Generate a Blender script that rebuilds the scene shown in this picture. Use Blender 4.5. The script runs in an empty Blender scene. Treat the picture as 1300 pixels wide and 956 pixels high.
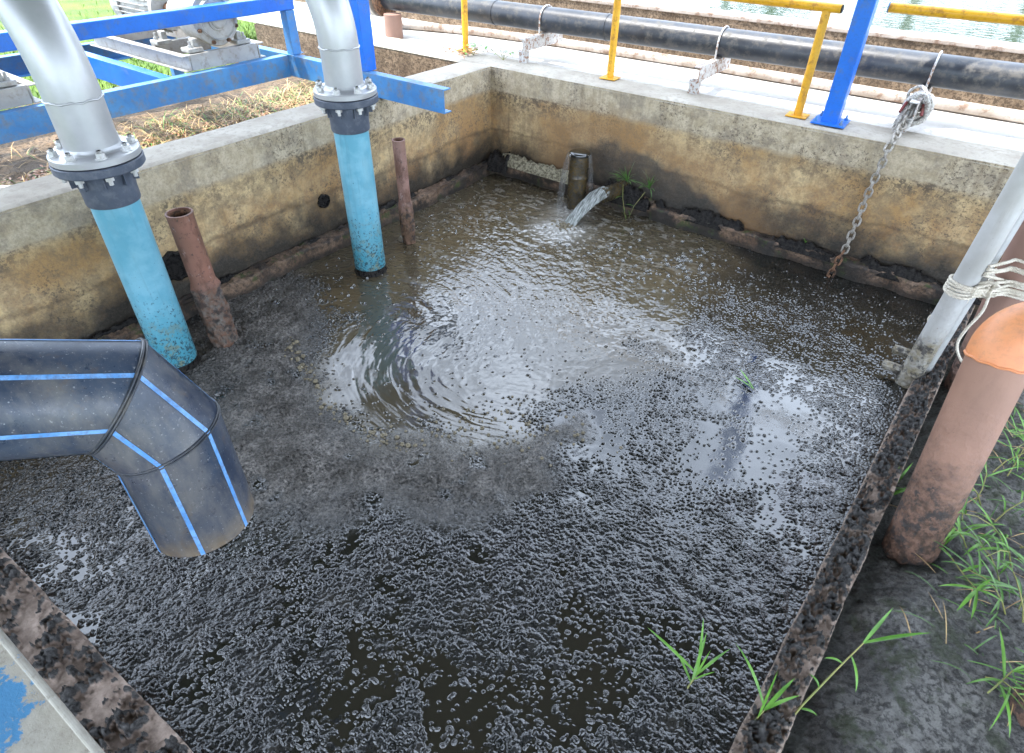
import bpy, bmesh, math, random
import numpy as np
from mathutils import Vector, Matrix, Euler
random.seed(7); RNG = np.random.default_rng(11)
R = math.radians; PI = math.pi
SC = bpy.context.scene; COL = SC.collection
T = 0.87            # top of the concrete walls above the basin water (z = 0)
CAMZ = 2.07

# ------------------------------------------------------------------ camera
cam = bpy.data.cameras.new('camera'); camo = bpy.data.objects.new('camera', cam); COL.objects.link(camo)
camo.matrix_world = Matrix(((0.8023687, -0.3630941, 0.47367409, 0), (0.59671887, 0.47282618, -0.64835329, 0),
                            (0.01144775, 0.80286866, 0.59604603, CAMZ), (0, 0, 0, 1)))
cam.sensor_fit = 'HORIZONTAL'; cam.sensor_width = 36; cam.lens = 36 * 781 / 1300.0
cam.shift_y = -45 / 1300.0; cam.clip_start = 0.02; cam.clip_end = 2000
SC.camera = camo

# ------------------------------------------------------------------ nodes
class NT:
    def __init__(s, name):
        s.m = bpy.data.materials.new(name); s.m.use_nodes = True; s.t = s.m.node_tree
        s.b = s.t.nodes['Principled BSDF']; s._co = None
    def n(s, typ, **kw):
        x = s.t.nodes.new(typ)
        for k, v in kw.items(): setattr(x, k, v)
        return x
    def link(s, a, b): s.t.links.new(a, b)
    def put(s, sock, v):
        if hasattr(v, 'links') or hasattr(v, 'is_linked'): s.link(v, sock)
        elif isinstance(v, (tuple, list)) and sock.type == 'RGBA' and len(v) == 3: sock.default_value = (*v, 1)
        else: sock.default_value = v
    def pos(s):
        if s._co is None: s._co = s.n('ShaderNodeNewGeometry').outputs['Position']
        return s._co
    def mapp(s, scale=(1, 1, 1), rot=(0, 0, 0), loc=(0, 0, 0), vec=None):
        x = s.n('ShaderNodeMapping'); s.link(vec or s.pos(), x.inputs[0])
        x.inputs['Scale'].default_value = scale; x.inputs['Rotation'].default_value = rot; x.inputs['Location'].default_value = loc
        return x.outputs[0]
    def noise(s, scale, detail=4, rough=.55, vec=None, dist=0, stretch=1.65):
        x = s.n('ShaderNodeTexNoise'); s.link(vec or s.pos(), x.inputs['Vector'])
        x.inputs['Scale'].default_value = scale; x.inputs['Detail'].default_value = detail
        x.inputs['Roughness'].default_value = rough; x.inputs['Distortion'].default_value = dist
        return s.mt('MULTIPLY_ADD', x.outputs['Fac'], stretch, .5 - .5 * stretch, clamp=True)
    def voro(s, scale, feature='F1', vec=None, out='Distance', rnd=1):
        x = s.n('ShaderNodeTexVoronoi', feature=feature); s.link(vec or s.pos(), x.inputs['Vector'])
        x.inputs['Scale'].default_value = scale; x.inputs['Randomness'].default_value = rnd
        return x.outputs[out]
    def ramp(s, f, stops, interp='LINEAR'):
        x = s.n('ShaderNodeValToRGB'); s.link(f, x.inputs[0]); cr = x.color_ramp; cr.interpolation = interp
        while len(cr.elements) < len(stops): cr.elements.new(.5)
        for e, (p, c) in zip(cr.elements, stops):
            e.position = p; e.color = (c, c, c, 1) if isinstance(c, (int, float)) else (*c, 1)
        return x.outputs[0]
    def mix(s, f, a, b, mode='MIX'):
        x = s.n('ShaderNodeMix', data_type='RGBA', blend_type=mode)
        s.put(x.inputs[0], f); s.put(x.inputs[6], a); s.put(x.inputs[7], b); return x.outputs[2]
    def mt(s, op, a, b=0.0, c=0.0, clamp=False):
        x = s.n('ShaderNodeMath', operation=op, use_clamp=clamp)
        s.put(x.inputs[0], a); s.put(x.inputs[1], b); s.put(x.inputs[2], c); return x.outputs[0]
    def z(s):
        x = s.n('ShaderNodeSeparateXYZ'); s.link(s.pos(), x.inputs[0]); return x.outputs
    def attr(s, name):
        return s.n('ShaderNodeAttribute', attribute_name=name).outputs['Fac']
    def bump(s, h, strength=.5, dist=.01, prev=None):
        x = s.n('ShaderNodeBump'); s.link(h, x.inputs['Height'])
        x.inputs['Strength'].default_value = strength; x.inputs['Distance'].default_value = dist
        if prev is not None: s.link(prev, x.inputs['Normal'])
        return x.outputs[0]
    def out(s, col=None, rough=None, metal=None, nrm=None, spec=None, ior=None, coat=None):
        for k, v in (('Base Color', col), ('Roughness', rough), ('Metallic', metal), ('Normal', nrm),
                     ('Specular IOR Level', spec), ('IOR', ior), ('Coat Weight', coat)):
            if v is not None: s.put(s.b.inputs[k], v)
        return s.m

def worn(name, col, col2, rough=.45, metal=0, scale=6, dirt=(.12, .09, .06), dirtamt=.5, bump=.15, fine=60, thr=(.52, .7), fl=.22):
    """painted / plain surface: slow tone change, blotchy dirt, fine scratches"""
    k = NT(name); a = k.noise(scale, 5, .6); b = k.noise(scale * 3.3, 8, .7)
    c = k.mix(k.ramp(a, [(.35, 0), (.65, 1)]), col, col2)
    d = k.ramp(b, [(thr[0], 0), (thr[1], dirtamt)])
    c = k.mix(d, c, dirt)
    f = k.noise(fine, 4, .7)
    c = k.mix(k.ramp(f, [(.2, fl), (.5, 0)]), c, tuple(x * .5 for x in dirt))
    r = k.mt('ADD', rough, k.mt('MULTIPLY', d, .35))
    return k.out(c, r, metal, k.bump(k.noise(fine * .7, 5, .6), bump, .003))

M = {}
M['silver'] = worn('silver_paint', (.40, .405, .41), (.48, .48, .48), .40, .5, 2.5, (.40, .37, .32), .35, .05, 34, (.66, .95), .05)
M['bolt'] = worn('bolt_zinc', (.60, .60, .58), (.68, .68, .66), .45, .5, 30, (.4, .33, .26), .4, .2, 90)
M['pvc_grey'] = worn('dark_grey_pvc', (.055, .068, .095), (.075, .09, .12), .5, 0, 8, (.16, .17, .19), .5, .15, 50, (.5, .72))
M['blue_paint'] = worn('blue_enamel', (.010, .135, .60), (.014, .165, .66), .32, 0, 3, (.10, .16, .26), .5, .08, 60, (.56, .74))
M['blue_dull'] = worn('weathered_blue_enamel', (.04, .19, .46), (.07, .25, .52), .45, 0, 4, (.17, .19, .21), .7, .12, 40, (.48, .70))
M['yellow'] = worn('yellow_enamel', (.74, .36, .015), (.80, .42, .025), .38, 0, 5, (.35, .14, .03), .7, .1, 50, (.55, .72))
M['steel_grey'] = worn('grey_primer_steel', (.34, .33, .31), (.42, .41, .38), .55, .1, 4, (.19, .145, .10), .7, .15, 20, (.52, .8), .1)
M['pump_paint'] = worn('dusty_pump_casting', (.34, .335, .31), (.44, .43, .40), .6, 0, 5, (.21, .16, .11), .7, .15, 25, (.52, .8), .1)
M['galv'] = worn('galvanised_steel', (.44, .44, .43), (.54, .54, .52), .5, .2, 5, (.30, .27, .21), .5, .1, 45, (.6, .9), .08)
M['rusty'] = worn('rust_brown', (.17, .085, .045), (.27, .14, .075), .8, 0, 14, (.06, .04, .03), .9, .6, 70, (.45, .6))
M['rope'] = worn('white_rope', (.62, .56, .45), (.72, .66, .55), .85, 0, 30, (.35, .31, .25), .5, .5, 200)
M['cloth'] = worn('grey_rag', (.50, .49, .45), (.62, .60, .56), .9, 0, 25, (.22, .19, .17), .9, .5, 90, (.42, .62))
M['bracket'] = worn('white_bracket_steel', (.48, .47, .45), (.60, .59, .57), .5, .1, 12, (.28, .15, .09), .95, .2, 50, (.5, .62))
M['chain'] = worn('chain_steel', (.30, .27, .23), (.44, .41, .36), .55, .25, 30, (.09, .07, .05), .9, .3, 90, (.55, .8))
M['blk_hose'] = worn('black_polyethylene', (.018, .022, .03), (.035, .04, .05), .38, 0, 5, (.11, .10, .085), .65, .15, 45, (.5, .72))
M['conduit'] = worn('pale_conduit', (.34, .28, .23), (.46, .40, .35), .6, 0, 4, (.18, .10, .06), .8, .2, 40, (.5, .68))
M['dark'] = worn('painted_bore_dark', (.01, .01, .01), (.015, .014, .012), .7)  # near-black colour painting the shade inside the open rail end
M['roof'] = worn('roof_sheet', (.03, .032, .035), (.05, .05, .05), .7, 0, 3)

def m_blue_pipe():
    k = NT('blue_pvc_with_splashes'); X = k.z()
    n = k.noise(60, 6, .75); n2 = k.noise(9, 4, .6)
    hh = k.mt('SUBTRACT', 1.0, k.mt('MULTIPLY', X[2], 1.35, clamp=True), clamp=True)      # splash marks get denser near the water
    thr = k.mt('ADD', k.mt('MULTIPLY', hh, .34), k.mt('MULTIPLY', n2, .14))
    spots = k.ramp(k.mt('ADD', n, thr), [(.86, 0), (.93, 1)])
    base = k.mix(k.ramp(n2, [(.35, 0), (.7, 1)]), (.12, .345, .44), (.19, .43, .52))
    low = k.ramp(hh, [(.35, 0), (.85, 1)])
    base = k.mix(k.mt('MULTIPLY', low, .75), base, (.03, .25, .33))
    dr = k.ramp(k.noise(1.6, 6, .7, k.mapp((22, 22, 1.3))), [(.55, 0), (.85, .55)]); base = k.mix(dr, base, (.09, .22, .27))
    gr = k.ramp(k.noise(4.5, 8, .75, k.mapp((1, 1, .5), loc=(1, 2, 3))), [(.52, 0), (.9, .6)]); base = k.mix(gr, base, (.20, .33, .36))
    sc = k.ramp(k.noise(22, 6, .7), [(.55, 0), (.66, .8)])
    base = k.mix(k.mt('MULTIPLY', sc, low), base, (.20, .19, .10))
    c = k.mix(k.mt('MULTIPLY', spots, .9), base, (.018, .05, .07))
    return k.out(c, k.mt('ADD', .3, k.mt('MULTIPLY', spots, .4)), 0, k.bump(spots, .35, .002))
M['blue_pipe'] = m_blue_pipe()

def m_blk_elbow():
    k = NT('scuffed_black_polyethylene')
    a = k.noise(3.2, 6, .62); b = k.noise(28, 8, .75)
    c = k.mix(k.ramp(a, [(.35, 0), (.65, 1)]), (.012, .022, .045), (.040, .055, .082))
    c = k.mix(k.ramp(b, [(.45, 0), (.9, .4)]), c, (.10, .098, .095))
    d = k.voro(26); dots = k.ramp(d, [(.035, 1), (.06, 0)])
    c = k.mix(k.mt('MULTIPLY', dots, k.ramp(k.noise(7, 2), [(.5, 0), (.6, .8)])), c, (.6, .62, .62))
    sv = k.mapp((4, 90, 60), (.3, .5, .6)); scr = k.ramp(k.noise(2.2, 3, .5, sv), [(.80, 0), (.86, .35)])
    c = k.mix(scr, c, (.22, .21, .2))
    X = k.z(); low = k.mt('SUBTRACT', 1.0, k.mt('MULTIPLY', k.mt('SUBTRACT', X[2], .425), 9.0, clamp=True), clamp=True)
    dl = k.mt('MULTIPLY', low, k.ramp(k.noise(20, 6, .7), [(.3, .3), (.6, 1)]))
    c = k.mix(dl, c, (.20, .135, .06))
    ds = k.ramp(k.noise(1.9, 7, .72, k.mapp((3, 3, 1.1), (0, 0, 0), (3, 1, 8))), [(.42, 0), (.85, .75)])
    c = k.mix(ds, c, (.17, .155, .135))
    mu = k.ramp(k.noise(6, 8, .78, k.mapp((1, 1, .6), (0, 0, 0), (9, 4, 2))), [(.62, 0), (.80, .7)]); c = k.mix(mu, c, (.11, .075, .045))
    fs = k.ramp(k.noise(130, 3, .6), [(.72, 0), (.86, .6)]); c = k.mix(fs, c, (.30, .30, .30))
    return k.out(c, k.ramp(b, [(.3, .27), (.7, .5)]), 0, k.bump(k.noise(90, 4, .6), .12, .002))
M['elbow'] = m_blk_elbow()
M['stripe'] = worn('blue_stripe', (.08, .24, .52), (.16, .34, .62), .45, 0, 20, (.12, .16, .25), .6, .1, 90, (.5, .7))

def m_crust(name, clean, mid, crust, z0, z1, scale=30, rim=None):
    """a standpipe: clean above, scaly deposit below a ragged line"""
    k = NT(name); X = k.z(); n = k.noise(scale * .3, 6, .7)
    g = k.mt('ADD', k.mt('DIVIDE', k.mt('SUBTRACT', X[2], z0), z1 - z0), k.mt('MULTIPLY', k.mt('SUBTRACT', n, .5), .55), clamp=True)
    b = k.noise(scale, 8, .75); v = k.voro(scale * 1.5)
    cr = k.mix(k.ramp(b, [(.35, 0), (.65, 1)]), crust, mid)
    cr = k.mix(k.ramp(k.noise(scale * .8, 6, .7, k.mapp(loc=(4, 2, 1))), [(.5, 0), (.62, .9)]), cr, (.035, .03, .028))
    cl = k.mix(k.ramp(k.noise(scale * .25, 5, .6), [(.3, 0), (.9, .7)]), clean, mid)
    cl = k.mix(k.ramp(k.noise(scale * 3, 4, .7), [(.78, 0), (.86, .6)]), cl, (.08, .06, .05))
    if rim:
        cl = k.mix(k.ramp(k.noise(11, 7, .75, k.mapp((1, 1, .45), loc=(2, 7, 3))), [(.42, 0), (.62, .85)]), cl, (.11, .05, .03))
        cl = k.mix(k.ramp(k.noise(19, 7, .75, k.mapp((1, 1, .5), loc=(8, 1, 3))), [(.66, 0), (.72, .7)]), cl, (.36, .27, .24))
        cl = k.mix(k.ramp(k.noise(45, 5, .7), [(.64, 0), (.74, .8)]), cl, (.045, .03, .025))
    c = k.mix(k.ramp(g, [(.35, 0), (.65, 1)]), cr, cl)
    h = k.mt('MULTIPLY', k.mt('SUBTRACT', 1.0, g, clamp=True), k.mt('ADD', b, v))
    lg = k.ramp(k.noise(3, 7, .75, k.mapp((5, 5, .8), loc=(1, 8, 2))), [(.55, 0), (.85, .55)]); c = k.mix(lg, c, mid)
    return k.out(c, .62, 0, k.bump(h, .8, .012))
M['stand_a'] = m_crust('rusty_standpipe_scaly', (.23, .105, .07), (.15, .075, .045), (.15, .13, .11), .34, .42, 26, True)
M['stand_b'] = m_crust('pink_standpipe_scaly', (.29, .165, .135), (.20, .11, .07), (.14, .085, .05), .16, .40, 34, True)
M['brown_pvc'] = m_crust('brown_pvc_muddy', (.30, .165, .11), (.22, .12, .08), (.07, .042, .028), .02, .62, 30)
M['brown_back'] = m_crust('brown_pvc_dull', (.31, .185, .14), (.25, .15, .115), (.12, .08, .06), .02, .42, 26)
M['orange_pvc'] = worn('orange_pvc', (.66, .24, .09), (.72, .29, .12), .45, 0, 5, (.45, .22, .13), .4, .08, 50, (.5, .75))
M['galv_low'] = m_crust('galvanised_muddy', (.46, .455, .435), (.34, .32, .28), (.22, .18, .11), .05, .55, 26)
M['outlet'] = worn('slimy_outlet', (.045, .035, .018), (.11, .075, .03), .22, 0, 18, (.015, .013, .01), .9, .5, 60, (.45, .58))

def m_wall(name, axis):
    """old cast concrete: grey cap band over a form line, ochre below, black bloom, streaks"""
    k = NT(name); X = k.z(); z = X[2]
    n1 = k.noise(2.2, 6, .62); n2 = k.noise(13, 9, .72); n3 = k.noise(70, 6, .7)
    zz = k.mt('ADD', z, k.mt('MULTIPLY', k.mt('SUBTRACT', n1, .5), .035))
    och = k.mix(k.ramp(n1, [(.35, 0), (.65, 1)]), (.40, .24, .095), (.60, .445, .235))
    och = k.mix(k.ramp(n2, [(.42, 0), (.62, .55)]), och, (.20, .145, .085))
    rust = k.ramp(k.noise(3.1, 5, .7, k.mapp(loc=(7, 3, 2))), [(.48, 0), (.62, .75)])
    zl = k.mt('SUBTRACT', 1.0, k.mt('MULTIPLY', z, 1.5, clamp=True), clamp=True)
    och = k.mix(k.mt('MULTIPLY', rust, zl), och, (.33, .155, .055))
    cap = k.mix(k.ramp(n2, [(.35, 0), (.65, 1)]), (.44, .355, .23), (.58, .485, .34))
    cap = k.mix(k.ramp(k.noise(5, 6, .7, k.mapp(loc=(1, 5, 3))), [(.5, 0), (.68, .6)]), cap, (.24, .20, .15))
    c = k.mix(k.ramp(zz, [(.650, 0), (.680, .55), (.692, 1)]), och, cap)
    # dark mottled bloom right under the form line
    band = k.ramp(zz, [(.50, 0), (.64, 1), (.678, 1), (.69, .12)])
    mot = k.ramp(k.noise(38, 8, .75), [(.48, 0), (.56, 1)])
    wide = k.ramp(k.noise(1.6, 3, .5, k.mapp(loc=(2, 9, 0))), [(.40, 0), (.58, 1)])
    c = k.mix(k.mt('MULTIPLY', k.mt('MULTIPLY', band, mot), k.mt('MULTIPLY', wide, .8)), c, (.075, .06, .045))
    mot2 = k.ramp(k.noise(55, 6, .8, k.mapp(loc=(3, 0, 9))), [(.56, 0), (.61, .75)])
    c = k.mix(k.mt('MULTIPLY', mot2, k.ramp(k.noise(3, 3), [(.45, 0), (.6, 1)])), c, (.09, .07, .05))
    # vertical drip streaks
    st = k.ramp(k.noise(1.0, 4, .6, k.mapp((16, 16, 1.0))), [(.58, 0), (.85, .6)])
    c = k.mix(k.mt('MULTIPLY', st, k.ramp(n1, [(.4, .3), (.6, 1)])), c, (.15, .105, .06))
    wl_ = k.mt('ABSOLUTE', k.mt('SUBTRACT', k.mt('ADD', z, k.mt('MULTIPLY', k.mt('SUBTRACT', k.noise(3.5, 6, .7, k.mapp(loc=(5, 1, 0))), .5), .10)), .36))
    c = k.mix(k.ramp(wl_, [(.0, .55), (.022, 0)]), c, (.10, .06, .03))
    # wet black growth at the foot, edge broken by noise
    zb = k.mt('ADD', z, k.mt('MULTIPLY', k.mt('SUBTRACT', k.noise(4.5, 7, .7), .5), .36))
    foot = k.ramp(zb, [(.15, 1), (.25, .7), (.40, 0)])
    c = k.mix(foot, c, (.03, .024, .017))
    wet = foot
    if axis == 'x':        # the soaked patch around the outfall on the back wall
        dx = k.mt('MULTIPLY', k.mt('ADD', X[0], 1.82), 1.45); dz = k.mt('MULTIPLY', k.mt('SUBTRACT', z, .12), 2.5)
        dx = k.mt('ADD', dx, k.mt('MULTIPLY', dz, .45))
        d = k.mt('SQRT', k.mt('ADD', k.mt('MULTIPLY', dx, dx), k.mt('MULTIPLY', dz, dz)))
        d = k.mt('ADD', d, k.mt('MULTIPLY', k.mt('SUBTRACT', k.noise(5, 5, .6), .5), .35))
        d = k.mt('MULTIPLY', d, .5); w = k.mt('MULTIPLY', k.ramp(d, [(.40, 1), (.51, 0)]), k.ramp(k.noise(14, 8, .78, k.mapp((1, 1, .5))), [(.25, 1), (.8, .72)])); wet = k.mt('MAXIMUM', wet, w)
        c = k.mix(k.mt('MULTIPLY', w, .93), c, (.035, .03, .024))
        halo = k.ramp(d, [(.40, 0), (.52, .7), (.85, 0)]); c = k.mix(halo, c, (.27, .15, .06))
    c = k.mix(k.ramp(n3, [(.3, .3), (.55, 0)]), c, (.12, .1, .08))
    r = k.mt('SUBTRACT', .85, k.mt('MULTIPLY', wet, .4))
    return k.out(c, r, 0, k.bump(k.mt('ADD', k.mt('MULTIPLY', n2, 1.4), n3), .55, .006))
M['wall_x'] = m_wall('old_basin_concrete_back', 'x'); M['wall_y'] = m_wall('old_basin_concrete', 'y')

def m_coping():
    k = NT('pale_coping_concrete'); n1 = k.noise(3, 6, .65); n2 = k.noise(24, 8, .72); n3 = k.noise(90, 5, .7)
    c = k.mix(k.ramp(n1, [(.35, 0), (.65, 1)]), (.36, .32, .26), (.47, .43, .36))
    c = k.mix(k.ramp(n2, [(.5, 0), (.66, .55)]), c, (.25, .22, .18))
    c = k.mix(k.ramp(k.noise(5, 7, .75, k.mapp(loc=(4, 4, 4))), [(.5, 0), (.9, .7)]), c, (.28, .24, .19))
    return k.out(c, .85, 0, k.bump(k.mt('ADD', n2, n3), .4, .004))
M['coping'] = m_coping()

def m_ledge():
    k = NT('reddish_broken_ledge'); n1 = k.noise(6, 6, .7); n2 = k.noise(40, 8, .75); X = k.z()
    c = k.mix(k.ramp(n1, [(.38, 0), (.62, 1)]), (.15, .09, .055), (.27, .175, .115))
    c = k.mix(k.ramp(n2, [(.42, 0), (.65, .85)]), c, (.05, .035, .025)); c = k.mix(k.ramp(k.noise(4, 7, .7, k.mapp(loc=(6, 6, 2))), [(.45, 0), (.62, .9)]), c, (.018, .015, .013))
    c = k.mix(k.ramp(k.noise(9, 5, .7, k.mapp(loc=(5, 5, 5))), [(.6, 0), (.68, .8)]), c, (.045, .07, .012))
    jt = k.mt('FRACT', k.mt('MULTIPLY', k.mt('ADD', X[0], k.mt('MULTIPLY', n1, .15)), 2.6))
    c = k.mix(k.ramp(jt, [(.0, .95), (.035, .6), (.06, 0)]), c, (.015, .012, .01))
    c = k.mix(k.ramp(X[2], [(.02, .75), (.055, 0)]), c, (.02, .017, .013))
    return k.out(c, .55, 0, k.bump(k.mt('ADD', n2, n1), .8, .012))
M['ledge'] = m_ledge()

def m_sludge():
    k = NT('black_sludge'); n2 = k.noise(45, 8, .75)
    c = k.mix(k.ramp(n2, [(.4, 0), (.65, 1)]), (.006, .005, .005), (.026, .023, .02))
    return k.out(c, k.ramp(n2, [(.3, .18), (.7, .45)]), 0, k.bump(n2, .7, .01), .15)
M['sludge'] = m_sludge()
def m_crustpale():
    k = NT('pale_mineral_crust'); n2 = k.noise(45, 8, .8)
    c = k.mix(k.ramp(n2, [(.4, 0), (.6, 1)]), (.10, .085, .05), (.40, .36, .25))
    return k.out(c, .75, 0, k.bump(n2, .9, .015))
M['pale_crust'] = m_crustpale()

def m_brick():
    k = NT('brick_top_with_sludge'); a = k.attr('sludge'); n2 = k.noise(60, 8, .75); n1 = k.noise(12, 6, .7)
    br = k.mix(k.ramp(n1, [(.35, 0), (.65, 1)]), (.25, .185, .145), (.44, .34, .275))
    br = k.mix(k.ramp(n2, [(.6, 0), (.85, .6)]), br, (.12, .085, .065))
    sl = k.mix(k.ramp(n2, [(.4, 0), (.65, 1)]), (.016, .014, .013), (.085, .08, .075))
    c = k.mix(k.ramp(a, [(.35, 0), (.6, 1)]), br, sl)
    return k.out(c, k.mix(a, (.8, .8, .8), (.38, .38, .38)), 0, k.bump(n2, .8, .008))
M['brick'] = m_brick()

def m_mud():
    k = NT('wet_dark_mud'); n1 = k.noise(5, 6, .65); n2 = k.noise(38, 9, .78); n3 = k.voro(70)
    c = k.mix(k.ramp(n1, [(.35, 0), (.65, 1)]), (.10, .096, .088), (.23, .22, .20))
    c = k.mix(k.ramp(n2, [(.46, 0), (.6, .85)]), c, (.015, .014, .012))
    c = k.mix(k.ramp(k.noise(7, 6, .7, k.mapp(loc=(3, 8, 1))), [(.54, 0), (.66, .7)]), c, (.035, .048, .014))
    c = k.mix(k.ramp(k.attr('low'), [(0.1, 0), (.8, .9)]), c, (.012, .014, .008))
    return k.out(c, k.ramp(n2, [(.3, .25), (.7, .55)]), 0, k.bump(k.mt('ADD', n2, k.mt('MULTIPLY', n3, .4)), .9, .02))
M['mud'] = m_mud()

def m_water():
    k = NT('septic_water_and_froth')
    fr = k.attr('froth'); sc = k.attr('scum'); mk = k.attr('murk')
    n2 = k.noise(75, 8, .75); n3 = k.noise(190, 4, .7); n1 = k.noise(7, 6, .65)
    wat = k.mix(mk, (.010, .010, .008), (.075, .060, .036))
    frc = k.mix(k.ramp(n2, [(.3, 0), (.9, 1)]), (.006, .0065, .007), (.042, .040, .037))
    frc = k.mix(k.ramp(n1, [(.55, 0), (.95, .5)]), frc, (.060, .052, .044))
    scc = k.mix(k.ramp(n2, [(.32, 0), (.70, 1)]), (.03, .028, .025), (.33, .30, .27))
    scc = k.mix(k.ramp(n1, [(.35, 0), (.7, .7)]), scc, (.05, .045, .038))
    c = k.mix(fr, wat, frc); c = k.mix(sc, c, scc); fo = k.attr('foam'); c = k.mix(k.mt('MULTIPLY', fo, .75), c, (.40, .39, .36))
    r = k.mt('ADD', .03, k.mt('ADD', k.mt('MULTIPLY', fr, .10), k.mt('MULTIPLY', k.mt('MAXIMUM', sc, fo), .30)))
    fine = k.mt('MULTIPLY', k.mt('ADD', n2, k.mt('MULTIPLY', n3, .5)), k.mt('ADD', .012, k.mt('ADD', k.mt('MULTIPLY', fr, .04), k.mt('MULTIPLY', sc, .8))))
    cells = k.mt('MULTIPLY', k.mt('SUBTRACT', 1.0, k.voro(105)), k.mt('ADD', k.mt('MULTIPLY', fr, .25), k.mt('MULTIPLY', sc, .8)))
    nb = k.bump(cells, .8, .007, k.bump(fine, 1.0, .008))
    io = k.mt('ADD', 1.74, k.mt('SUBTRACT', 0.0, k.mt('ADD', k.mt('MULTIPLY', fr, .12), k.mt('MULTIPLY', sc, .35))))
    return k.out(c, r, 0, nb, .5, io)
M['water'] = m_water()

def m_froth_bead():
    k = NT('brown_froth_bubbles'); n = k.noise(60, 4, .7)
    c = k.mix(n, (.06, .048, .028), (.24, .20, .13))
    return k.out(c, .18, 0, None, .6, 1.4)
M['bead'] = m_froth_bead()
def m_clearbub():
    k = NT('clear_bubbles'); k.b.inputs['Transmission Weight'].default_value = .75
    return k.out((.75, .74, .70), .05, 0, None, .6, 1.25)
M['bubble'] = m_clearbub()
def m_fall():
    k = NT('falling_water'); k.b.inputs['Transmission Weight'].default_value = .85
    n = k.noise(2.0, 4, .6, k.mapp((60, 60, 5)))
    k.put(k.b.inputs['Alpha'], k.ramp(n, [(.38, .03), (.75, .55)]))
    return k.out((.92, .94, .94), .06, 0, k.bump(n, .8, .006), .5, 1.33)
M['fall'] = m_fall()
def m_jet():
    k = NT('aerated_jet'); k.b.inputs['Transmission Weight'].default_value = .35
    n = k.noise(2.0, 5, .65, k.mapp((75, 7, 7)))
    return k.out(k.mix(k.ramp(n, [(.35, 0), (.65, 1)]), (.16, .17, .155), (.62, .65, .62)), .18, 0, k.bump(n, .9, .012), .5, 1.33)
M['jet'] = m_jet()

def m_pave():
    k = NT('sunny_pavement'); n1 = k.noise(2, 6, .6); n2 = k.noise(30, 7, .7)
    c = k.mix(k.ramp(n1, [(.35, 0), (.65, 1)]), (.50, .47, .42), (.62, .60, .56))
    c = k.mix(k.ramp(n2, [(.55, 0), (.7, .4)]), c, (.33, .29, .24))
    return k.out(c, .85, 0, k.bump(n2, .3, .004))
M['pave'] = m_pave()
def m_dirt():
    k = NT('dry_dirt_with_litter'); n1 = k.noise(4, 7, .7); n2 = k.noise(40, 8, .75)
    c = k.mix(k.ramp(n1, [(.35, 0), (.65, 1)]), (.10, .07, .042), (.23, .155, .09))
    c = k.mix(k.ramp(n2, [(.48, 0), (.6, .8)]), c, (.05, .036, .022))
    return k.out(c, .9, 0, k.bump(n2, .8, .02))
M['dirt'] = m_dirt()
def m_lawn():
    k = NT('lawn_green'); n1 = k.noise(1.3, 6, .7); n2 = k.noise(50, 8, .75)
    c = k.mix(k.ramp(n1, [(.35, 0), (.65, 1)]), (.09, .17, .012), (.17, .26, .02))
    c = k.mix(k.ramp(n2, [(.45, 0), (.65, .6)]), c, (.05, .09, .012))
    return k.out(c, .85, 0, k.bump(n2, .9, .03))
M['lawn'] = m_lawn()
def m_kerb():
    k = NT('brown_rough_kerb'); n1 = k.noise(6, 7, .7); n2 = k.noise(50, 8, .75)
    c = k.mix(k.ramp(n1, [(.35, 0), (.65, 1)]), (.17, .115, .07), (.32, .23, .15))
    c = k.mix(k.ramp(n2, [(.45, 0), (.58, .85)]), c, (.075, .05, .03))
    return k.out(c, .85, 0, k.bump(n2, .9, .015))
M['kerb'] = m_kerb()
def m_pond():
    k = NT('pond_water'); n = k.noise(9, 3, .5, k.mapp((1, 2.2, 1)))
    return k.out((.05, .075, .05), .04, 0, k.bump(n, .12, .03), .5, 1.36)
M['pond'] = m_pond()
def m_blade(name, a, b):
    k = NT(name); x = k.n('ShaderNodeObjectInfo').outputs['Random']; n = k.noise(9, 3)
    k.b.inputs['Subsurface Weight'].default_value = 0
    return k.out(k.mix(k.ramp(n, [(.35, 0), (.65, 1)]), a, b), .45)
M['leaf'] = m_blade('grass_leaf', (.07, .19, .02), (.15, .33, .05))
M['leaf_dark'] = m_blade('grass_leaf_dark', (.06, .15, .03), (.11, .24, .05))  # a darker green for some of the grass
M['stalk'] = m_blade('grass_stalk', (.20, .22, .06), (.30, .28, .09))
M['straw'] = m_blade('dry_straw', (.38, .24, .09), (.55, .38, .17))
M['dryleaf'] = m_blade('dry_leaf', (.30, .12, .05), (.40, .22, .10))
M['crown'] = m_blade('tree_leaf', (.03, .07, .015), (.06, .12, .02))
M['bark'] = worn('bark', (.12, .09, .06), (.16, .12, .09), .9)
def m_flaky():
    k = NT('flaking_blue_over_cream'); n = k.noise(26, 8, .72); X = k.z()
    dx = k.mt('MULTIPLY', k.mt('ADD', X[0], 1.17), 7.0); dy = k.mt('MULTIPLY', k.mt('ADD', X[1], .20), 8.0)
    d = k.mt('SQRT', k.mt('ADD', k.mt('MULTIPLY', dx, dx), k.mt('MULTIPLY', dy, dy)))
    f = k.ramp(k.mt('ADD', k.mt('MULTIPLY', d, .5), k.mt('MULTIPLY', k.mt('SUBTRACT', n, .5), .6)), [(.30, 1), (.36, 0)])
    cr = k.mix(k.noise(12, 7, .7), (.28, .25, .20), (.50, .47, .40)); cr = k.mix(k.ramp(k.noise(40, 7, .75), [(.6, 0), (.9, .8)]), cr, (.10, .08, .06))
    c = k.mix(f, cr, (.06, .24, .45))
    return k.out(c, .6, 0, k.bump(n, .5, .004))
M['flaky'] = m_flaky()

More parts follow.
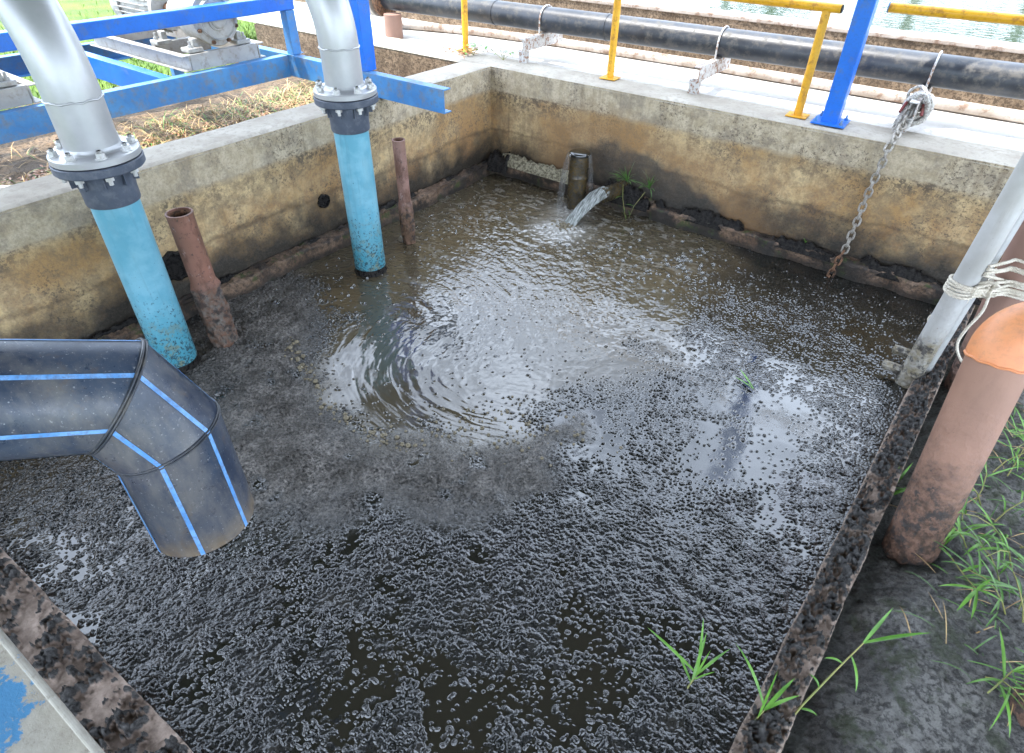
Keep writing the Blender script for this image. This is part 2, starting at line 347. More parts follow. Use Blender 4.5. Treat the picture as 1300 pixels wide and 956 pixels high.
# ------------------------------------------------------------------ mesh builder
ORG = {}
class MB:
    def __init__(s): s.v = []; s.f = []
    def add(s, vs, fs):
        o = len(s.v); s.v += [tuple(p) for p in vs]; s.f += [tuple(i + o for i in f) for f in fs]; return s
    def box(s, c, d, rz=0, rot=None):
        m = (rot.to_matrix() if rot else Matrix.Rotation(rz, 3, 'Z'))
        vs = [Vector(c) + m @ Vector((x * d[0] / 2, y * d[1] / 2, z * d[2] / 2)) for x in (-1, 1) for y in (-1, 1) for z in (-1, 1)]
        return s.add(vs, [(0, 1, 3, 2), (4, 6, 7, 5), (0, 4, 5, 1), (2, 3, 7, 6), (0, 2, 6, 4), (1, 5, 7, 3)])
    def tube(s, pts, r, seg=20, caps=True, closed=False):
        pts = [Vector(p) for p in pts]; n = len(pts)
        rs = r if isinstance(r, (list, tuple)) else [r] * n
        rings = []; u = None
        for i, p in enumerate(pts):
            if closed: t = pts[(i + 1) % n] - pts[i - 1]
            else: t = (pts[min(i + 1, n - 1)] - pts[max(i - 1, 0)])
            t = t.normalized() if t.length > 1e-9 else Vector((0, 0, 1))
            if u is None: u = t.orthogonal()
            u = (u - t * u.dot(t)); u = u.normalized() if u.length > 1e-6 else t.orthogonal().normalized()
            w = t.cross(u)
            rings.append([p + (u * math.cos(2 * PI * j / seg) + w * math.sin(2 * PI * j / seg)) * rs[i] for j in range(seg)])
        vs = [q for rg in rings for q in rg]; fs = []
        for i in range(n if closed else n - 1):
            a = i * seg; b = ((i + 1) % n) * seg
            for j in range(seg): fs.append((a + j, a + (j + 1) % seg, b + (j + 1) % seg, b + j))
        if caps and not closed:
            fs.append(tuple(range(seg))[::-1]); fs.append(tuple((n - 1) * seg + j for j in range(seg)))
        return s.add(vs, fs)
    def lathe(s, prof, base, axis=(0, 0, 1), seg=40, jit=0, rs=None):
        """prof: (radius, height) along axis from base; closed profile ends at r=0 make caps"""
        ax = Vector(axis).normalized(); u = ax.orthogonal().normalized(); w = ax.cross(u); b = Vector(base); vs = []
        for r, h in prof:
            for j in range(seg):
                a = 2 * PI * j / seg; q = r
                if jit and rs: q = r * (1 + jit * (rs(j, h) - .5))
                vs.append(b + ax * h + (u * math.cos(a) + w * math.sin(a)) * q)
        fs = []
        for i in range(len(prof) - 1):
            for j in range(seg): fs.append((i * seg + j, i * seg + (j + 1) % seg, (i + 1) * seg + (j + 1) % seg, (i + 1) * seg + j))
        return s.add(vs, fs)
    def prism(s, poly, p0, p1, up=(0, 0, 1)):
        """extrude a 2D section (side, up) from p0 to p1"""
        p0, p1 = Vector(p0), Vector(p1); t = (p1 - p0).normalized(); sd = t.cross(Vector(up)).normalized(); U = sd.cross(t)
        n = len(poly); vs = [p + sd * a + U * b for p in (p0, p1) for a, b in poly]
        fs = [(j, (j + 1) % n, n + (j + 1) % n, n + j) for j in range(n)] + [tuple(range(n))[::-1], tuple(range(n, 2 * n))]
        return s.add(vs, fs)
    def channel(s, p0, p1, w, h, t=.008, flip=1, up=(0, 0, 1)):
        """C section: web at side 0, flanges out to side w*flip"""
        f = flip
        poly = [(0, 0), (w * f, 0), (w * f, t), (t * f, t), (t * f, h - t), (w * f, h - t), (w * f, h), (0, h)]
        return s.prism(poly, p0, p1, up)
    def hexbolt(s, c, axis, r=.014, h=.012, shank=.02):
        ax = Vector(axis).normalized(); c = Vector(c)
        s.tube([c, c + ax * h], r, 6); s.tube([c + ax * h, c + ax * (h + shank)], r * .5, 8); return s
    def build(s, name, mat, parent=None, smooth=35, bevel=0, label=None):
        org = ORG.get(parent.name, Vector()) if parent else Vector()
        me = bpy.data.meshes.new(name); me.from_pydata([tuple(Vector(v) - org) for v in s.v], [], s.f); me.update()
        bm = bmesh.new(); bm.from_mesh(me); bmesh.ops.recalc_face_normals(bm, faces=bm.faces); bm.to_mesh(me); bm.free()
        o = bpy.data.objects.new(name, me); COL.objects.link(o)
        me.materials.append(M[mat] if isinstance(mat, str) else mat)
        if smooth: me.shade_smooth(); me.set_sharp_from_angle(angle=R(smooth))
        if bevel:
            b = o.modifiers.new('bevel', 'BEVEL'); b.width = bevel; b.segments = 2; b.limit_method = 'ANGLE'; b.angle_limit = R(40)
        if parent: o.parent = parent; ORG[o.name] = org
        else: ORG[o.name] = Vector()
        if label: o['label'] = label
        return o
def tag(o, label=None, cat=None, group=None, kind=None):
    if label: o['label'] = label
    if cat: o['category'] = cat
    if group: o['group'] = group
    if kind: o['kind'] = kind
    return o
def thing(name, label, cat, loc=(0, 0, 0), group=None):
    o = bpy.data.objects.new(name, None); COL.objects.link(o); o.location = loc; o.empty_display_size = .1
    ORG[o.name] = Vector(loc); return tag(o, label, cat, group)

# fractal value noise in numpy
def vnoise(x, y, seed):
    g = np.random.default_rng(seed).random((256, 256)); xi = np.floor(x).astype(int); yi = np.floor(y).astype(int)
    fx = x - xi; fy = y - yi; fx = fx * fx * (3 - 2 * fx); fy = fy * fy * (3 - 2 * fy)
    a = g[xi % 256, yi % 256]; b = g[(xi + 1) % 256, yi % 256]; c = g[xi % 256, (yi + 1) % 256]; d = g[(xi + 1) % 256, (yi + 1) % 256]
    return (a * (1 - fx) + b * fx) * (1 - fy) + (c * (1 - fx) + d * fx) * fy
def fbm(x, y, f, o=4, seed=1, gain=.5):
    r = 0; a = 1; t = 0
    for i in range(o): r = r + a * vnoise(x * f + 17 * i, y * f + 31 * i, seed + i); t += a; a *= gain; f *= 2.03
    return r / t
def sstep(a, b, x):
    t = np.clip((x - a) / (b - a), 0, 1); return t * t * (3 - 2 * t)
def grid_mesh(name, P, attrs, mat, parent=None):
    """P: (ny, nx, 3) array of points -> one mesh with float point attributes"""
    ny, nx, _ = P.shape
    org = ORG.get(parent.name, Vector()) if parent else Vector()
    co = (P.reshape(-1, 3) - np.array(org)).astype(np.float32)
    i = np.arange(ny * nx).reshape(ny, nx); q = np.stack([i[:-1, :-1], i[:-1, 1:], i[1:, 1:], i[1:, :-1]], -1).reshape(-1, 4)
    me = bpy.data.meshes.new(name); me.vertices.add(len(co)); me.vertices.foreach_set('co', co.ravel())
    me.loops.add(q.size); me.loops.foreach_set('vertex_index', q.ravel().astype(np.int32))
    me.polygons.add(len(q)); me.polygons.foreach_set('loop_start', (np.arange(len(q)) * 4).astype(np.int32))
    me.polygons.foreach_set('loop_total', np.full(len(q), 4, np.int32)); me.update(calc_edges=True)
    for k, a in attrs.items():
        at = me.attributes.new(k, 'FLOAT', 'POINT'); at.data.foreach_set('value', a.ravel().astype(np.float32))
    me.shade_smooth(); me.materials.append(M[mat]); o = bpy.data.objects.new(name, me); COL.objects.link(o)
    if parent: o.parent = parent; ORG[o.name] = org
    else: ORG[o.name] = Vector()
    return o
def stamps(H, xs, ys, pts, mode='dome', cover=None):
    """max-blend small domes into heightfield H; pts rows: x, y, radius, height, elong, angle"""
    for x, y, r, h, el, an in pts:
        rr = r * max(el, 1)
        i0, i1 = np.searchsorted(xs, (x - rr, x + rr)); j0, j1 = np.searchsorted(ys, (y - rr, y + rr))
        if i1 <= i0 or j1 <= j0: continue
        dx = xs[i0:i1][None, :] - x; dy = ys[j0:j1][:, None] - y; c, s = math.cos(an), math.sin(an)
        u = (dx * c + dy * s) / (r * el); v = (-dx * s + dy * c) / r; d = 1 - (u * u + v * v)
        dp = np.maximum(d, 0); k = dp ** .9
        sub = H[j0:j1, i0:i1]; np.maximum(sub, h * k, out=sub)
        if cover is not None: cs = cover[j0:j1, i0:i1]; np.maximum(cs, np.clip(dp * 3, 0, 1), out=cs)
def pmask(X, Y, poly, soft, seed=3, warp=.12):
    """soft inside-mask of a polygon, its border broken up by noise"""
    x = X + (fbm(X, Y, 2.6, 4, seed) - .5) * warp * 2.4; y = Y + (fbm(X, Y, 2.6, 4, seed + 40) - .5) * warp * 2.4
    ins = np.zeros(X.shape, bool); dm = np.full(X.shape, 1e9); n = len(poly)
    for i in range(n):
        (x1, y1), (x2, y2) = poly[i], poly[(i + 1) % n]
        cnd = ((y1 > y) != (y2 > y)) & (x < (x2 - x1) * (y - y1) / (y2 - y1 + 1e-12) + x1); ins ^= cnd
        ex, ey = x2 - x1, y2 - y1; t = np.clip(((x - x1) * ex + (y - y1) * ey) / (ex * ex + ey * ey), 0, 1)
        dm = np.minimum(dm, np.hypot(x - x1 - t * ex, y - y1 - t * ey))
    return sstep(-soft, soft, np.where(ins, dm, -dm))

# ================================================================== basin water and froth
CLEAR = [(-3.32, 1.9), (-2.62, 1.83), (-2.48, 1.55), (-1.87, 1.24), (-1.38, 1.36), (-1.15, 1.92), (-0.88, 2.68), (-1.01, 3.18), (-0.95, 3.97), (-1.13, 4.5), (-1.62, 4.6), (-2.46, 4.6), (-3.5, 4.5), (-3.5, 3.38), (-3.5, 2.65), (-3.5, 2.18)]
SCUM = [(-2.81, 1.04), (-3.4, 1.62), (-3.4, 2.01), (-2.72, 1.80), (-2.44, 1.49), (-2.01, 1.26), (-1.58, 1.26), (-1.21, 1.61), (-1.12, 1.87), (-1.07, 1.42), (-1.36, 1.04), (-1.58, 0.82), (-1.97, 0.79)]
SPARSE = [(-1.60, 1.38), (-1.22, 2.01), (-0.85, 2.75), (-0.60, 3.20), (0.20, 2.95), (0.12, 2.25), (-0.10, 1.85), (-0.50, 1.70), (-1.02, 1.45)]
OPENB = [(-1.21, 0.62), (-0.96, 0.89), (-0.71, 1.22), (-0.26, 1.30), (-0.20, 0.8), (-0.5, 0.3), (-0.94, 0.3)]
DARKR = [(-1.21, 3.77), (-.9, 4.4), (0.5, 4.4), (0.3, 3.04), (-0.41, 3.13), (-0.87, 2.97)]
def water():
    xs = np.arange(-3.36, .36, .0040); dy = np.linspace(.0033, .0062, 960); ys = -.15 + np.concatenate([[0], np.cumsum(dy)]); ys = ys[ys < 4.27]
    X, Y = np.meshgrid(xs, ys)
    clear = pmask(X, Y, CLEAR, .13, 3, .22); scum = pmask(X, Y, SCUM, .17, 9, .24) * (1 - clear * .6)
    sparse = pmask(X, Y, SPARSE, .30, 15, .25); openb = pmask(X, Y, OPENB, .22, 21, .3); darkr = pmask(X, Y, DARKR, .12, 27, .1)
    clump = np.exp(-(((X + .45) / .17) ** 2 + ((Y - 1.36) / .10) ** 2) * 1.2)
    # density of froth lumps
    dens = np.full(X.shape, 1.0)
    pn = fbm(X, Y, 6.5, 5, 51, .6); hol = sstep(.41, .56, pn + .045 * (1 - openb) + .05 * sstep(1.0, 2.2, Y))
    dens = dens * (1 - .50 * sparse - .45 * sparse * sstep(.38, .58, fbm(X, Y, 5, 4, 53))) * (1 - .72 * openb * (1 - .7 * sstep(.5, .6, pn))) * (1 - .45 * darkr)
    dens *= (1 - clear ** .6 * .985) * (1 - .55 * scum); dens *= (.24 + .76 * hol) * (1 - sparse) + sparse; dens = np.clip(dens + clump, 0, 1)
    H = np.zeros(X.shape); cov = np.zeros(X.shape)
    rng = np.random.default_rng(5)
    def at_d(x, y, A):
        j = min(len(ys) - 1, np.searchsorted(ys, y)); i = min(len(xs) - 1, np.searchsorted(xs, x)); return A[j, i]
    for sp, rlo, rhi, hk, prob in ((.022, .006, .0130, .38, .34), (.0112, .0046, .0074, .46, .92), (.0085, .0034, .0052, .45, .6)):
        gx = np.arange(-3.36, .36, sp); gy = np.arange(-.15, 4.25, sp); PX, PY = np.meshgrid(gx, gy)
        PX = PX + (rng.random(PX.shape) - .5) * sp * 1.3; PY = PY + (rng.random(PX.shape) - .5) * sp * 1.3
        px, py = PX.ravel(), PY.ravel(); keep = []
        rr = rng.random(len(px)); r2 = rng.random(len(px)); r3 = rng.random(len(px)); r4 = rng.random(len(px))
        jj = np.clip(np.searchsorted(ys, py), 0, len(ys) - 1); ii = np.clip(np.searchsorted(xs, px), 0, len(xs) - 1)
        d = dens[jj, ii]; dk = darkr[jj, ii]; spz = sparse[jj, ii]
        for k in np.nonzero(rr < d * prob)[0]:
            x, y = px[k], py[k]; r = (rlo + (rhi - rlo) * r2[k] ** 2.4) * (1 - .35 * dk[k]) * (1 - .22 * spz[k]); an = math.atan2(y - 2.2, x + 1.8) + PI / 2 + (r3[k] - .5) * 2.2
            keep.append((x, y, r, r * hk * (.55 + .7 * r3[k]) * (1 - .3 * dk[k]), 1.0 + .45 * r4[k], an))
        stamps(H, xs, ys, keep, cover=cov)
    H += cov * ((fbm(X, Y, 70, 2, 60) - .5) * .004 + (fbm(X, Y, 20, 3, 64) - .5) * .016 + .002)
    # scum blanket: fine wrinkled mat
    wr = fbm(X + .08 * fbm(X, Y, 5, 3, 71), Y + .08 * fbm(X, Y, 5, 3, 72), 26, 5, 70, .62)
    H += scum * (.010 + .026 * (wr - .5) + .012 * (fbm(X, Y, 120, 3, 75) - .5))
    # ripples: swirls round the middle, rings from the outfall, broken crests
    wx = X + .10 * fbm(X, Y, 2.3, 3, 80); wy = Y + .10 * fbm(X, Y, 2.3, 3, 84)
    dxs = X + 2.0; dys = Y - 2.0; rad = np.hypot(dxs, dys); tw = 1.5 * np.exp(-(rad / .75) ** 2); sx = dxs * np.cos(tw) - dys * np.sin(tw); sy = dxs * np.sin(tw) + dys * np.cos(tw)   # coordinates wound up by the eddy
    d0 = np.hypot(X + 2.2, Y - 3.6)
    near = np.exp(-(d0 / 1.15) ** 2); mid = np.exp(-(((X + 2.0) / .95) ** 2 + ((Y - 2.0) / .95) ** 2))
    rip = (fbm(sx * .8 + .1 * fbm(X, Y, 3, 2, 87), sy * 1.5, 10, 4, 90, .55) - .5) * .013 * (mid * .16 + near * .8 + .04)
    rip += (1 - np.abs(2 * fbm(sx * .6, sy * 1.6, 9, 3, 95, .5) - 1)) ** 3 * .0022 * mid
    rip += np.sin(d0 * 75 + 5 * fbm(X, Y, 6, 3, 97)) * .0016 * np.exp(-d0 / .5)
    rip += (fbm(X, Y, 48, 3, 99) - .5) * .0055 * (near * 1.0 + mid * .04)
    calm = (fbm(X, Y, 5, 3, 101) - .5) * .0035
    clr = np.clip(clear + sparse * .25, 0, 1)
    H += (rip * clr + calm) * (1 - .6 * cov)
    # churned white water under the outfall jet
    ch = np.exp(-(d0 / .17) ** 2) + .8 * np.exp(-(np.hypot(X + 2.33, Y - 3.92) / .13) ** 2); H += ch * (.012 + .03 * (fbm(X, Y, 40, 4, 110) - .5))
    froth = np.clip(np.maximum(cov, .55 * sstep(.35, .9, dens)), 0, 1)
    frl = sstep(.57, .68, fbm(wx + .05 * fbm(X, Y, 14, 2, 121), wy * 1.6, 21, 5, 120, .68)) * clear * np.clip(near * 1.5 - .35, 0, 1) * .8   # thin foam scraps on the ripples
    scum = np.clip(scum * sstep(.30, .46, fbm(X, Y, 9, 4, 77) + scum * .12), 0, 1)
    st = np.exp(-((((X + 2.32) * .95 + (Y - 2.36) * -.3) / .30) ** 2) ** 2 - (((X + 2.32) * .3 + (Y - 2.36) * .95 + .05 * np.sin(X * 9)) / .028) ** 2)
    foam = np.clip(np.maximum(frl * .8, ch * 1.2 * fbm(X, Y, 45, 3, 133) + .5 * ch) + st * .35 * sstep(.4, .6, fbm(X, Y, 50, 3, 134)), 0, 1)
    H += st * .004 * fbm(X, Y, 60, 3, 130)
    murk = np.clip(clear * sstep(.5, 1, 1 - mid * .2) * .9 + openb * .12 + .03, 0, 1)
    H *= sstep(-3.345, -3.30, X) * .9 + .1
    H -= .25 * sstep(.045, .07, X - (.118 + (Y - .45) * .0616))
    o = grid_mesh('water', np.stack([X, Y, H], -1), {'froth': froth, 'scum': scum, 'murk': murk, 'foam': foam}, 'water')
    tag(o, 'dark foul water with floating froth filling the concrete basin', kind='structure')
    return xs, ys, H
WX, WY, WH = water()
def wz(x, y):
    i = min(len(WX) - 1, max(0, np.searchsorted(WX, x))); j = min(len(WY) - 1, max(0, np.searchsorted(WY, y))); return float(WH[j, i])

# bubbles: froth beads along the scum edge (stuff) and clear domes near the back wall (stuff)
def domes(name, pts, mat, label, flat=.75):
    me = bpy.data.meshes.new(name); V = []; F = []
    ico = bmesh.new(); bmesh.ops.create_icosphere(ico, subdivisions=2, radius=1); iv = [v.co.copy() for v in ico.verts]; iF = [[v.index for v in f.verts] for f in ico.faces]; ico.free()
    for x, y, r in pts:
        o = len(V); z = wz(x, y) + r * .25; V += [(x + p.x * r, y + p.y * r, z + p.z * r * flat) for p in iv]; F += [[i + o for i in f] for f in iF]
    me.from_pydata(V, [], F); me.shade_smooth(); me.materials.append(M[mat]); ob = bpy.data.objects.new(name, me); COL.objects.link(ob)
    tag(ob, label, kind='stuff'); return ob
bead = []
ln = [(-2.62, 1.50), (-2.5, 1.42), (-2.36, 1.38), (-2.2, 1.33), (-2.05, 1.27), (-1.87, 1.25), (-1.7, 1.25), (-1.52, 1.32)]
for i in range(len(ln) - 1):
    for k in range(19):
        t = random.random(); w = abs(random.gauss(0, .022)); x = ln[i][0] * (1 - t) + ln[i + 1][0] * t + random.gauss(0, .025); y = ln[i][1] * (1 - t) + ln[i + 1][1] * t + random.gauss(0, .022)
        bead.append((x, y, random.choice([.004, .005, .006, .008, .009, .013]) * random.uniform(.8, 1.15)))
for k in range(110):
    a = random.random(); bead.append((-1.55 + a * .55 + random.gauss(0, .1), 1.42 + a * .45 + random.gauss(0, .09), random.uniform(.004, .010)))
domes('froth_beads', bead, 'bead', 'brownish froth beads gathered in a curved line beside the grey scum')
bub = []
for k in range(130):
    bub.append((random.gauss(-1.45, .26), random.gauss(3.55, .30), random.choice([.005, .006, .007, .009, .012, .014])))
for k in range(45): bub.append((random.gauss(-1.22, .07), random.gauss(3.72, .12), random.choice([.007, .010, .014, .016])))
for k in range(60): bub.append((random.gauss(-2.9, .2), random.gauss(3.2, .35), random.choice([.005, .007, .009])))
for k in range(50): bub.append((random.gauss(-2.85, .18), random.gauss(2.1, .22), random.choice([.005, .008, .011])))
for k in range(120): bub.append((random.uniform(-3.25, .2), random.uniform(2.2, 4.1), random.choice([.004, .006])))
bub = [b for b in bub if -3.27 < b[0] < .15 and b[1] < 4.1]
domes('surface_bubbles', bub, 'bubble', 'clear little bubbles floating on the brown water near the back wall')

# ================================================================== walls
def smallbox(name, mat, x0, x1, y0, y1, z0, z1, parent=None, bevel=.012):
    return MB().box(((x0 + x1) / 2, (y0 + y1) / 2, (z0 + z1) / 2), (x1 - x0, y1 - y0, z1 - z0)).build(name, mat, parent, 35, bevel)
def wallgrid(name, axis, a0, a1, c, z0, z1, mat, parent, sgn):
    """slightly uneven wall face; sgn: direction it faces"""
    a = np.arange(a0, a1 + .001, .02); z = np.arange(z0, z1 + .001, .02); z[-1] = z1; A, Z = np.meshgrid(a, z)
    D = (fbm(A, Z, 3, 4, 201) - .5) * .012 + .004 * (Z > .685) + (fbm(A, Z, 25, 3, 205) - .5) * .004
    P = np.stack([A, c + sgn * D, Z], -1) if axis == 'x' else np.stack([c + sgn * D, A, Z], -1)
    return grid_mesh(name, P, {}, mat, parent)

wl = thing('basin_wall', 'long concrete basin wall behind the two blue pipes, ochre below a grey band', 'concrete wall', (-3.52, 2.1, 0), 'concrete walls round the basin')
smallbox('wall_core', 'wall_y', -3.66, -3.375, -1.6, 4.262, -.4, T - .012, wl, .004)
wallgrid('inner_face', 'y', -1.6, 4.26, -3.362, -.3, T - .006, 'wall_y', wl, 1)
def coping(name, x0, x1, y0, y1, parent):
    nx = max(2, int((x1 - x0) / .03)); ny = max(2, int((y1 - y0) / .03)); X, Y = np.meshgrid(np.linspace(x0, x1, nx), np.linspace(y0, y1, ny))
    Z = T - .012 + .012 + (fbm(X, Y, 5, 4, 220) - .5) * .008
    edge = np.minimum(np.minimum(X - x0, x1 - X), np.minimum(Y - y0, y1 - Y)); Z = np.where(edge < .002, T - .02, Z)
    return grid_mesh(name, np.stack([X, Y, Z], -1), {}, 'coping', parent)
coping('coping', -3.675, -3.355, -1.6, 4.266, wl)
# black discs: a drain hole with its dark inside painted, then a sludge patch
for (yy, zz, rr) in ((2.40, .325, .045), (1.335, .30, .085)):
    h = MB().lathe([(rr * 1.12, -.004), (rr * 1.06, .014), (rr * .9, .018), (rr * .8, .006), (0.0, .004)], (-3.362, yy, zz), (1, 0, 0), 26, .22, lambda j, h: (math.sin(j * 2.1) + math.sin(j * 5.3) + 2) / 4)
    h.build('hole_and_sludge_disc', 'sludge', wl)
wb = thing('basin_wall', 'stained concrete back wall carrying the blue post, outfall pipe sticking out at its foot', 'concrete wall', (-.6, 4.42, 0), 'concrete walls round the basin')
smallbox('wall_core', 'wall_x', -6.6, 2.6, 4.266, 4.57, -.4, T - .012, wb, .004)
wallgrid('inner_face', 'x', -3.37, 2.6, 4.252, -.3, T - .006, 'wall_x', wb, -1)
coping('coping', -6.6, 2.6, 4.246, 4.585, wb)
smallbox('outer_wall_face', 'kerb', -6.6, -3.68, 4.248, 4.262, .3, T - .035, wb, 0)

def strip(name, p0, p1, width, z0, ztop, mat, lump=(.5, .02), parent=None, seed=1, step=.008, thr=.5, edge=.008, jag=.045, lf=16):
    """a low wall / ledge with a lumpy top: profile side-top-side swept along a line"""
    p0 = np.array(p0, float); p1 = np.array(p1, float); L = np.linalg.norm(p1 - p0); d = (p1 - p0) / L; n = np.array([-d[1], d[0]])
    u = np.arange(0, L, step); m = int(width / step) + 1; v = np.linspace(-width / 2, width / 2, m)
    prof = [(-width / 2, z0), (-width / 2, (z0 + ztop) / 2), (-width / 2, ztop - .012)] + [(q, None) for q in v] + [(width / 2, ztop - .012), (width / 2, (z0 + ztop) / 2), (width / 2, z0)]
    V = np.array([q[0] for q in prof]); U, VV = np.meshgrid(u, V, indexing='ij')
    Xw = p0[0] + d[0] * U + n[0] * VV; Yw = p0[1] + d[1] * U + n[1] * VV
    zt = np.zeros(U.shape); lum = fbm(Xw, Yw, lf, 5, seed, .6) * .75 + .25 * fbm(Xw, Yw, lf * .25, 3, seed + 2); m2 = sstep(thr - .04, thr + .06, lum) * sstep(0, .02, width / 2 - np.abs(VV) + .008)
    lh = m2 * lump[1] * (.25 + 1.4 * fbm(Xw, Yw, 75, 3, seed + 7, .6)) + (fbm(Xw, Yw, 30, 4, seed + 9) - .5) * .010
    for k, (q, z) in enumerate(prof): zt[:, k] = z if z is not None else 0
    top = np.array([q[1] is None for q in prof]); zt[:, top] = ztop + lh[:, top]
    jg = (fbm(U, np.sign(VV) * 5 + zt * 2, 5, 4, seed + 20) - .5) * jag; side = np.abs(VV) > width / 2 - .004
    Xw = Xw + n[0] * jg * side * 2; Yw = Yw + n[1] * jg * side * 2
    att = m2 * (top[None, :] * 1.0); 
    return grid_mesh(name, np.stack([Xw, Yw, zt], -1), {'sludge': att}, mat, parent)
# broken ledges at the wall feet
strip('ledge', (-3.308, -.5), (-3.308, 4.2), .10, -.3, .10, 'ledge', (.5, .012), wl, 31, .012, .55)
strip('ledge', (2.5, 4.205), (-1.75, 4.205), .085, -.3, .105, 'ledge', (.5, .014), wb, 35, .012, .5)
strip('ledge', (-1.75, 4.215), (-3.34, 4.215), .07, -.3, .11, 'ledge', (.5, .03), wb, 38, .012, .45)
# sludge piled on the ledges
def sludge_line(p0, p1, w, z, seed, mat='sludge', thr=.47, hh=.05, label=None, name='sludge'):
    p0 = np.array(p0, float); p1 = np.array(p1, float); L = np.linalg.norm(p1 - p0); d = (p1 - p0) / L; n = np.array([-d[1], d[0]])
    U, V = np.meshgrid(np.arange(0, L, .009), np.linspace(-w / 2, w / 2, 16), indexing='ij'); X = p0[0] + d[0] * U + n[0] * V; Y = p0[1] + d[1] * U + n[1] * V
    b = fbm(X, Y, 5, 3, seed); e = 1 - (np.abs(V) / (w / 2)) ** 2
    h = e * (sstep(thr - .08, thr + .1, b)) * hh * (.3 + 1.3 * fbm(X, Y, 34, 4, seed + 3, .65)) - .03 * (1 - e) - .012
    o = grid_mesh(name, np.stack([X, Y, z + h], -1), {}, mat); tag(o, label, kind='stuff'); return o
sludge_line((-1.9, 4.205), (2.2, 4.21), .095, .118, 300, label='black sludge heaped on the broken ledge of the back wall', thr=.40, hh=.06)
sludge_line((-3.325, .2), (-3.325, 4.2), .06, .107, 310, label='black sludge crust along the left wall ledge', thr=.5, hh=.035)
sludge_line((-3.30, 4.17), (-3.10, 4.21), .22, .10, 320, label='black sludge filling the far corner', thr=.3, hh=.11)
sludge_line((-2.42, 4.19), (-3.18, 4.20), .14, .155, 330, 'pale_crust', .30, .055, 'pale mineral crust on the ledge left of the outfall', 'mineral_crust')
sludge_line((-2.15, 4.18), (-1.75, 4.19), .17, .12, 340, 'sludge', .28, .10, 'wet black growth round the outfall')

# partition on the right and the low wall in the near left corner
pr = strip('partition_wall', (.0688, -.35), (.352, 4.25), .112, -.3, .055, 'brick', (.5, .030), None, 41, .0045, .505, jag=.010, lf=75)
tag(pr, 'narrow brick partition caked with black sludge beside the grass and orange pipe', 'partition wall')
pn_ = strip('low_wall', (-3.4, -.245), (.1, -.08), .36, -.3, .05, 'brick', (.5, .034), None, 47, .0050, .535, jag=.010, lf=48)
tag(pn_, 'low pitted wall top with black sludge spots in the near left corner', 'low wall')

# muddy chamber floor on the right
def mud():
    X, Y = np.meshgrid(np.arange(.16, 2.4, .008), np.arange(-.40, 4.26, .008))
    ex = X - (.175 + (Y - .45) * .0616); low = 1 - sstep(.01, .10, ex + (fbm(X, Y, 6, 3, 401) - .5) * .09)
    h = -.045 + .075 * sstep(0, .22, ex + (fbm(X, Y, 4, 3, 402) - .5) * .12)
    h += np.exp(-(((X - .45) / .30) ** 2 + ((Y - 1.55) / .30) ** 2)) * .035
    h += (fbm(X, Y, 8, 4, 405) - .5) * .03 + (fbm(X, Y, 38, 4, 409, .65) - .5) * .030
    hole = np.exp(-(((X - .42) / .15) ** 2 + ((Y - 2.12) / .15) ** 2)); h -= hole * .05; low = np.maximum(low, sstep(.35, .9, hole))
    h -= sstep(2.6, 3.6, Y) * .03
    o = grid_mesh('ground', np.stack([X, Y, h], -1), {'low': low}, 'mud'); tag(o, 'wet dark mud filling the chamber beyond the partition', kind='structure')
    return X, Y, h
MX, MY, MH = mud()
def mz(x, y): return float(MH[min(MH.shape[0] - 1, max(0, int((y + .40) / .008))), min(MH.shape[1] - 1, max(0, int((x - .16) / .008)))])

o = MB().box((-.6, -1.9, -.08), (6.2, 3.2, .22)).build('pavement', 'coping', None, 0); tag(o, 'grey concrete standing area behind the low near wall', kind='structure')
# ================================================================== ground outside
def ground():
    # the one big sheet, with a pit cut where the basin stands: built as a ring of quads
    me = MB()
    def rect(x0, x1, y0, y1, z): me.add([(x0, y0, z), (x1, y0, z), (x1, y1, z), (x0, y1, z)], [(0, 1, 2, 3)])
    rect(-600, -6.2, -600, 700, .44); rect(-6.2, 600, 13, 700, .44); rect(2.6, 600, -600, 13, .44); rect(-6.2, 2.6, -600, -1.6, .44)
    o = me.build('ground', 'lawn', None, 0); tag(o, 'green lawn round the plant', kind='structure')
    X, Y = np.meshgrid(np.arange(-7.2, -3.64, .03), np.arange(-1.7, 4.3, .03))
    Z = .47 + (fbm(X, Y, 2, 4, 501) - .5) * .07 + (fbm(X, Y, 12, 4, 505) - .5) * .03 - .10 * sstep(-6.6, -7.1, X)
    o = grid_mesh('dirt', np.stack([X, Y, Z], -1), {}, 'dirt'); tag(o, 'bare dirt strip with litter under the pump frame', kind='structure')
    return X, Y, Z
GX, GY, GZ = ground()
def gz(x, y): return float(GZ[min(GZ.shape[0] - 1, max(0, int((y + 1.7) / .03))), min(GZ.shape[1] - 1, max(0, int((x + 7.2) / .03)))])
o = MB().box((-1.0, 5.07, .80), (14, .97, .10)).build('pavement', 'pave', None, 0, 0); tag(o, 'white sunlit concrete pavement behind the back wall', kind='structure')
kb = thing('pond_kerb', 'rough brown kerb wall with pale top edging the pond', 'kerb wall', (-1, 5.6, .8))
MB().prism([(-.1, 0), (.1, 0), (.1, .386), (-.1, .386)], (-8, 5.56, .83), (7, 5.62, .83)).build('kerb_face', 'kerb', kb, 0)
MB().prism([(-.10, 0), (.13, 0), (.13, .03), (-.10, .03)], (-8, 5.58, 1.217), (7, 5.64, 1.217)).build('kerb_top', 'conduit', kb, 0, .006)
o = MB().add([(-8, 5.68, 1.13), (7, 5.74, 1.13), (7, 12.8, 1.13), (-8, 12.8, 1.13)], [(0, 1, 2, 3)]).build('pond_water', 'pond', None, 0); tag(o, 'greenish pond water beyond the kerb', kind='structure')
